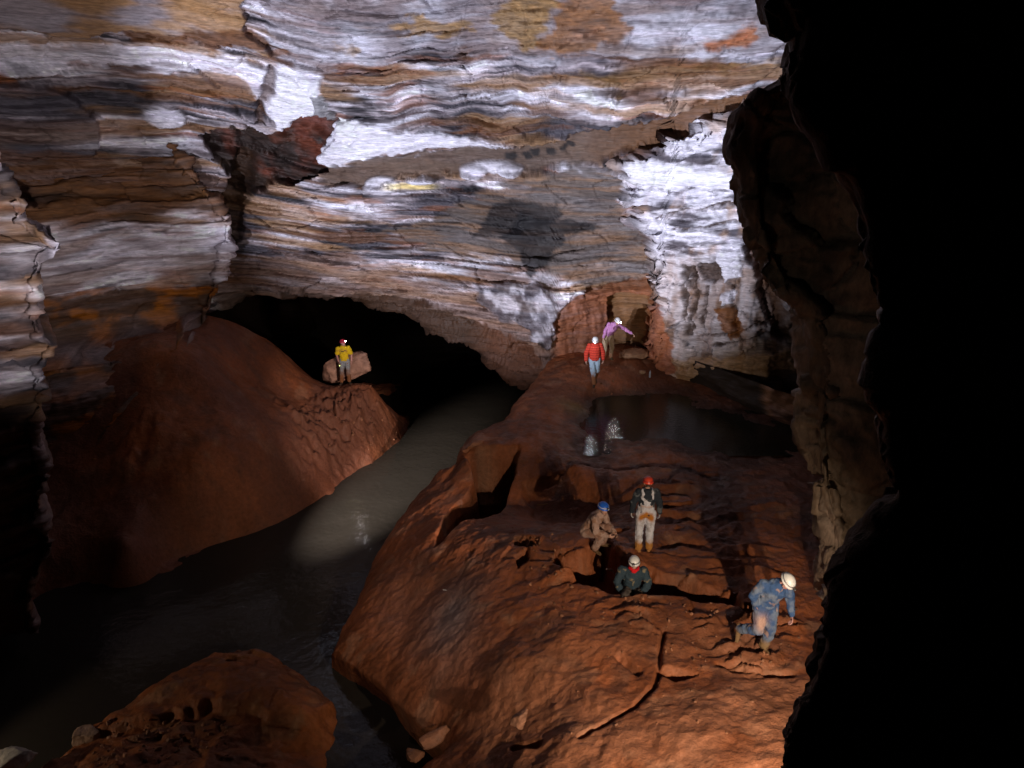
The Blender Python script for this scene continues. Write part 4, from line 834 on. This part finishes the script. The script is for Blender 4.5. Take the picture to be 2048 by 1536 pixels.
# stooping walker, blue coverall
def blue(seed):
    def f(co):
        x, y, z = co.T; n = fbm(x*5, y*5, z*5, 4, 430+seed); c = lerp(np.tile(np.array([.04, .085, .20]), (len(co), 1)), np.array([.14, .18, .26]), sstep(-.3, .5, n))
        c = lerp(c, np.array([.36, .24, .20]), sstep(.35, .7, fbm(x*7, y*7, z*5, 3, 440+seed))*.8); k_ = np.exp(-((x+.12)/.09)**2-((z-.66)/.13)**2); c = lerp(c, np.array([.48, .30, .24]), np.clip(k_*1.3, 0, 1)*(y < .02)*.9)
        return lerp(c, np.array([.22, .14, .07]), 1-sstep(.20, .36, z+.1*n))
    return f
p_k = person('person in a muddy blue coverall and white helmet stepping forward, looking down', stand(1522, 1294, 0), 4, 1.02,
    dict(pelvis=(-.02,.02,.94), waist=(.0,-.02,1.05), chest=(.03,-.11,1.27), neck=(.08,-.19,1.41), head=(.12,-.25,1.51), shR=(-.15,-.10,1.38), shL=(.22,-.15,1.35), elR=(-.27,-.03,1.12), wrR=(-.20,-.02,.92), elL=(.29,-.14,1.09), wrL=(.31,-.21,.85),
         hipR=(-.10,.02,.91), hipL=(.08,.02,.90), knR=(-.14,-.10,.50), anR=(-.30,.24,.26), knL=(.07,-.08,.49), anL=(.03,-.02,.095), toeR=(-.3,-.5,-.8), toeL=(.15,-1,0)),
    dict(top=dict(name='coverall_top', colf=blue(1), grow=.035, collar=True), legs=dict(name='coverall_legs', colf=blue(2), grow=.032), helmet=(.72,.72,.72), band=(.25,.25,.28), boot=(.20,.12,.06), skin=(.52,.28,.25)), head=(18, 38, 10))

# --- rocks
def rock(name, label, cat, loc, size, seed, col, rotz=0, cuts=9, rough=.12, group=None, tilt=0):
    r = np.random.RandomState(seed); bm = bmesh.new(); bmesh.ops.create_icosphere(bm, subdivisions=5, radius=1); V = np.array([v.co[:] for v in bm.verts]); F_ = [[v.index for v in f.verts] for f in bm.faces]; bm.free()
    V = np.sign(V)*np.abs(V)**.6
    for _ in range(cuts):
        n = unit(r.normal(size=3)); t = .55+.3*r.rand(); k_ = V@n; V = V - np.clip(k_-t, 0, None)[:, None]*n*.92
    d = rough*fbm(V[:, 0]*1.5+seed, V[:, 1]*1.5, V[:, 2]*1.5, 5, 500+seed); V = V*(1+d)[:, None]
    V = V*np.array(size); c = np.array(col)*(1+.3*fbm(V[:, 0]*3, V[:, 1]*3, V[:, 2]*5, 4, 510+seed))[:, None]
    me = bpy.data.meshes.new(name); me.from_pydata(V.tolist(), [], F_); me.update(); at = me.color_attributes.new('pigment', 'FLOAT_COLOR', 'POINT'); cc = np.ones((len(V), 4), np.float32); cc[:, :3] = np.clip(c, .01, .8); at.data.foreach_set('color', cc.reshape(-1))
    me.polygons.foreach_set('use_smooth', np.ones(len(F_), bool)); me.materials.append(M_stone); o = bpy.data.objects.new(name, me); COL.objects.link(o); o.location = loc; o.rotation_euler = (rad(tilt), 0, rad(rotz)); tagit(o, label, cat, group); return o
q = atY(690, 735, 25.9); rock('boulder', 'pinkish flat faced boulder behind the person in the yellow T-shirt', 'boulder', tuple(q), (1.12, .5, .62), 3, (.36,.20,.15), 8, 8, .10)
q = atZ(176, 1470, -2.5); rock('rock', 'pale rounded rock on the edge of the near mud bank by the dark river', 'rock', (q[0], q[1], drop(q[0], q[1])+.08), (.26, .2, .18), 5, (.30,.19,.13), 15)
q = stand(1262, 735, .1); rock('slab', 'flat tan slab lying at the foot of the niche', 'rock', q+Vector((0, .1, .08)), (.62, .35, .14), 6, (.32,.18,.10), 18, 8, .1, tilt=8)
q = stand(1285, 742, .1); rock('rock', 'small low stone beside the tan slab at the niche', 'rock', q+Vector((0, 0, .02)), (.16, .12, .06), 7, (.32,.19,.11), 5)
for i, (a, b, zz, sz, rz, lb) in enumerate([(868,1478,-1.4,(.12,.32,.08),-52,'long narrow rock leaning at the bottom rim of the mud shelf'),(830,1512,-1.5,(.15,.14,.1),0,'angular rock just below the long narrow rock at the bottom rim'),
      (1038,1440,-.1,(.12,.18,.10),-20,'upright muddy stone with a dark hollow on the lower shelf'),(30,1528,-2.2,(.34,.3,.22),10,'grey stone in the bottom left corner of the bank'),
      (976,890,-.34,(.80,.40,.25),5,'thick overhanging mud slab at the river side corner of the shelf')]):
    q = atZ(a, b, zz); rock('rock', lb, 'rock', (q[0], q[1], zz+.02), sz, 20+i, [(.20,.085,.045),(.19,.08,.04),(.26,.12,.07),(.38,.35,.30),(.30,.12,.06)][i], rz, 8, .12)
# --- small finds
def lump(name, label, cat, loc, balls, col, mat=M_cloth, wr=.004):
    T = Blob()
    for c, r in balls: T.ball(c, r)
    o = T.build(name, mat, None, .006, 2, wr, 30, color=col); o.location = loc; tagit(o, label, cat); return o
q = stand(1240, 1190, 0); lump('glove', 'bright blue glove lying on the mud left of the seated person', 'glove', q+Vector((0, 0, .02)), [((0,0,0),(.07,.05,.03)),((.05,-.05,0),(.04,.025,.02)),((.075,-.06,0),(.03,.015,.015)),((-.05,.05,.01),(.04,.04,.02))], (.08,.08,.75))
q = stand(1222, 1178, 0); lump('rag', 'crumpled pale rag on the ledge next to the blue glove', 'rag', q+Vector((0, 0, .03)), [((0,0,0),(.08,.05,.03)),((.06,.02,.02),(.05,.04,.04)),((-.08,.03,0),(.05,.02,.02)),((.02,-.06,-.01),(.03,.05,.02))], (.34,.27,.27))
q = stand(1090, 1003, -.7); lump('stick', 'pale split stick lying on the mud floor of the basin', 'stick', q+Vector((0, 0, .03)), [((x, x*.12, x*.05), (.03, .018, .014)) for x in np.linspace(-.2, .2, 22)], (.42,.24,.08))
q = stand(892, 1181, -1); lump('splinter', 'thin white splinter on the smooth mud dome', 'splinter', q+Vector((0, 0, .01)), [((x, -x*.2, 0), (.015, .008, .006)) for x in np.linspace(-.06, .06, 14)], (.7,.68,.68))
q = stand(1300, 748, 0); lump('bottle', 'small pale bottle standing at the foot of the white ledge', 'bottle', q, [((0,0,z), .035) for z in np.linspace(.03, .2, 8)]+[((0,0,.25), .015), ((0,0,.27), .015)], (.4,.45,.55))

# loose grit and mud crumbs: far too many to count
def rubble():
    r = np.random.RandomState(77); zones = [((1060,1130),(1300,1250),90,.022),((1300,1200),(1600,1340),80,.02),((1020,1050),(1150,1110),50,.018),((180,1440),(460,1530),120,.03),((1100,1290),(1550,1480),60,.016),((1180,730),(1290,790),50,.025),((640,770),(820,900),60,.03)]
    v0 = ICO_V; n = len(v0); V = []; Fc = []; k = 0
    for (a, b), (c, d_), cnt, sz in zones:
        for _ in range(cnt):
            px = a+(c-a)*r.rand(); py = b+(d_-b)*r.rand(); dr = ray(px, py); best = None
            for o in ground_objs:
                h, p, nn, i = o.ray_cast((0, 0, CZ), Vector(dr).normalized())
                if h and (best is None or (p-Vector((0, 0, CZ))).length < (best-Vector((0, 0, CZ))).length): best = p.copy()
            if best is None or best.z < -2.9: continue
            q = sz*(.4+1.3*r.rand()**2); m = r.normal(size=(3, 3)); m, _x = np.linalg.qr(m); sc = q*np.array([1.2, .9, .6])
            w = np.sign(v0)*np.abs(v0)**.7; w = w*(1+.25*pn(w[:, 0]*2+k, w[:, 1]*2, w[:, 2]*2))[:, None]
            V.append((w*sc)@m.T + np.array(best) + np.array([0, 0, q*.25])); Fc.append(ICO_F+k*n); k += 1
    V = np.vstack(V); Fc = np.vstack(Fc); me = bpy.data.meshes.new('rubble'); me.from_pydata(V.tolist(), [], Fc.tolist()); me.update()
    at = me.color_attributes.new('pigment', 'FLOAT_COLOR', 'POINT'); c = np.ones((len(V), 4), np.float32); tint = np.repeat(.6+.8*r.rand(k), n)[:, None]; c[:, :3] = np.array([.24, .105, .055])*tint; at.data.foreach_set('color', c.reshape(-1))
    me.materials.append(M_stone); o = bpy.data.objects.new('rubble', me); COL.objects.link(o); o['kind'] = 'stuff'
rubble()
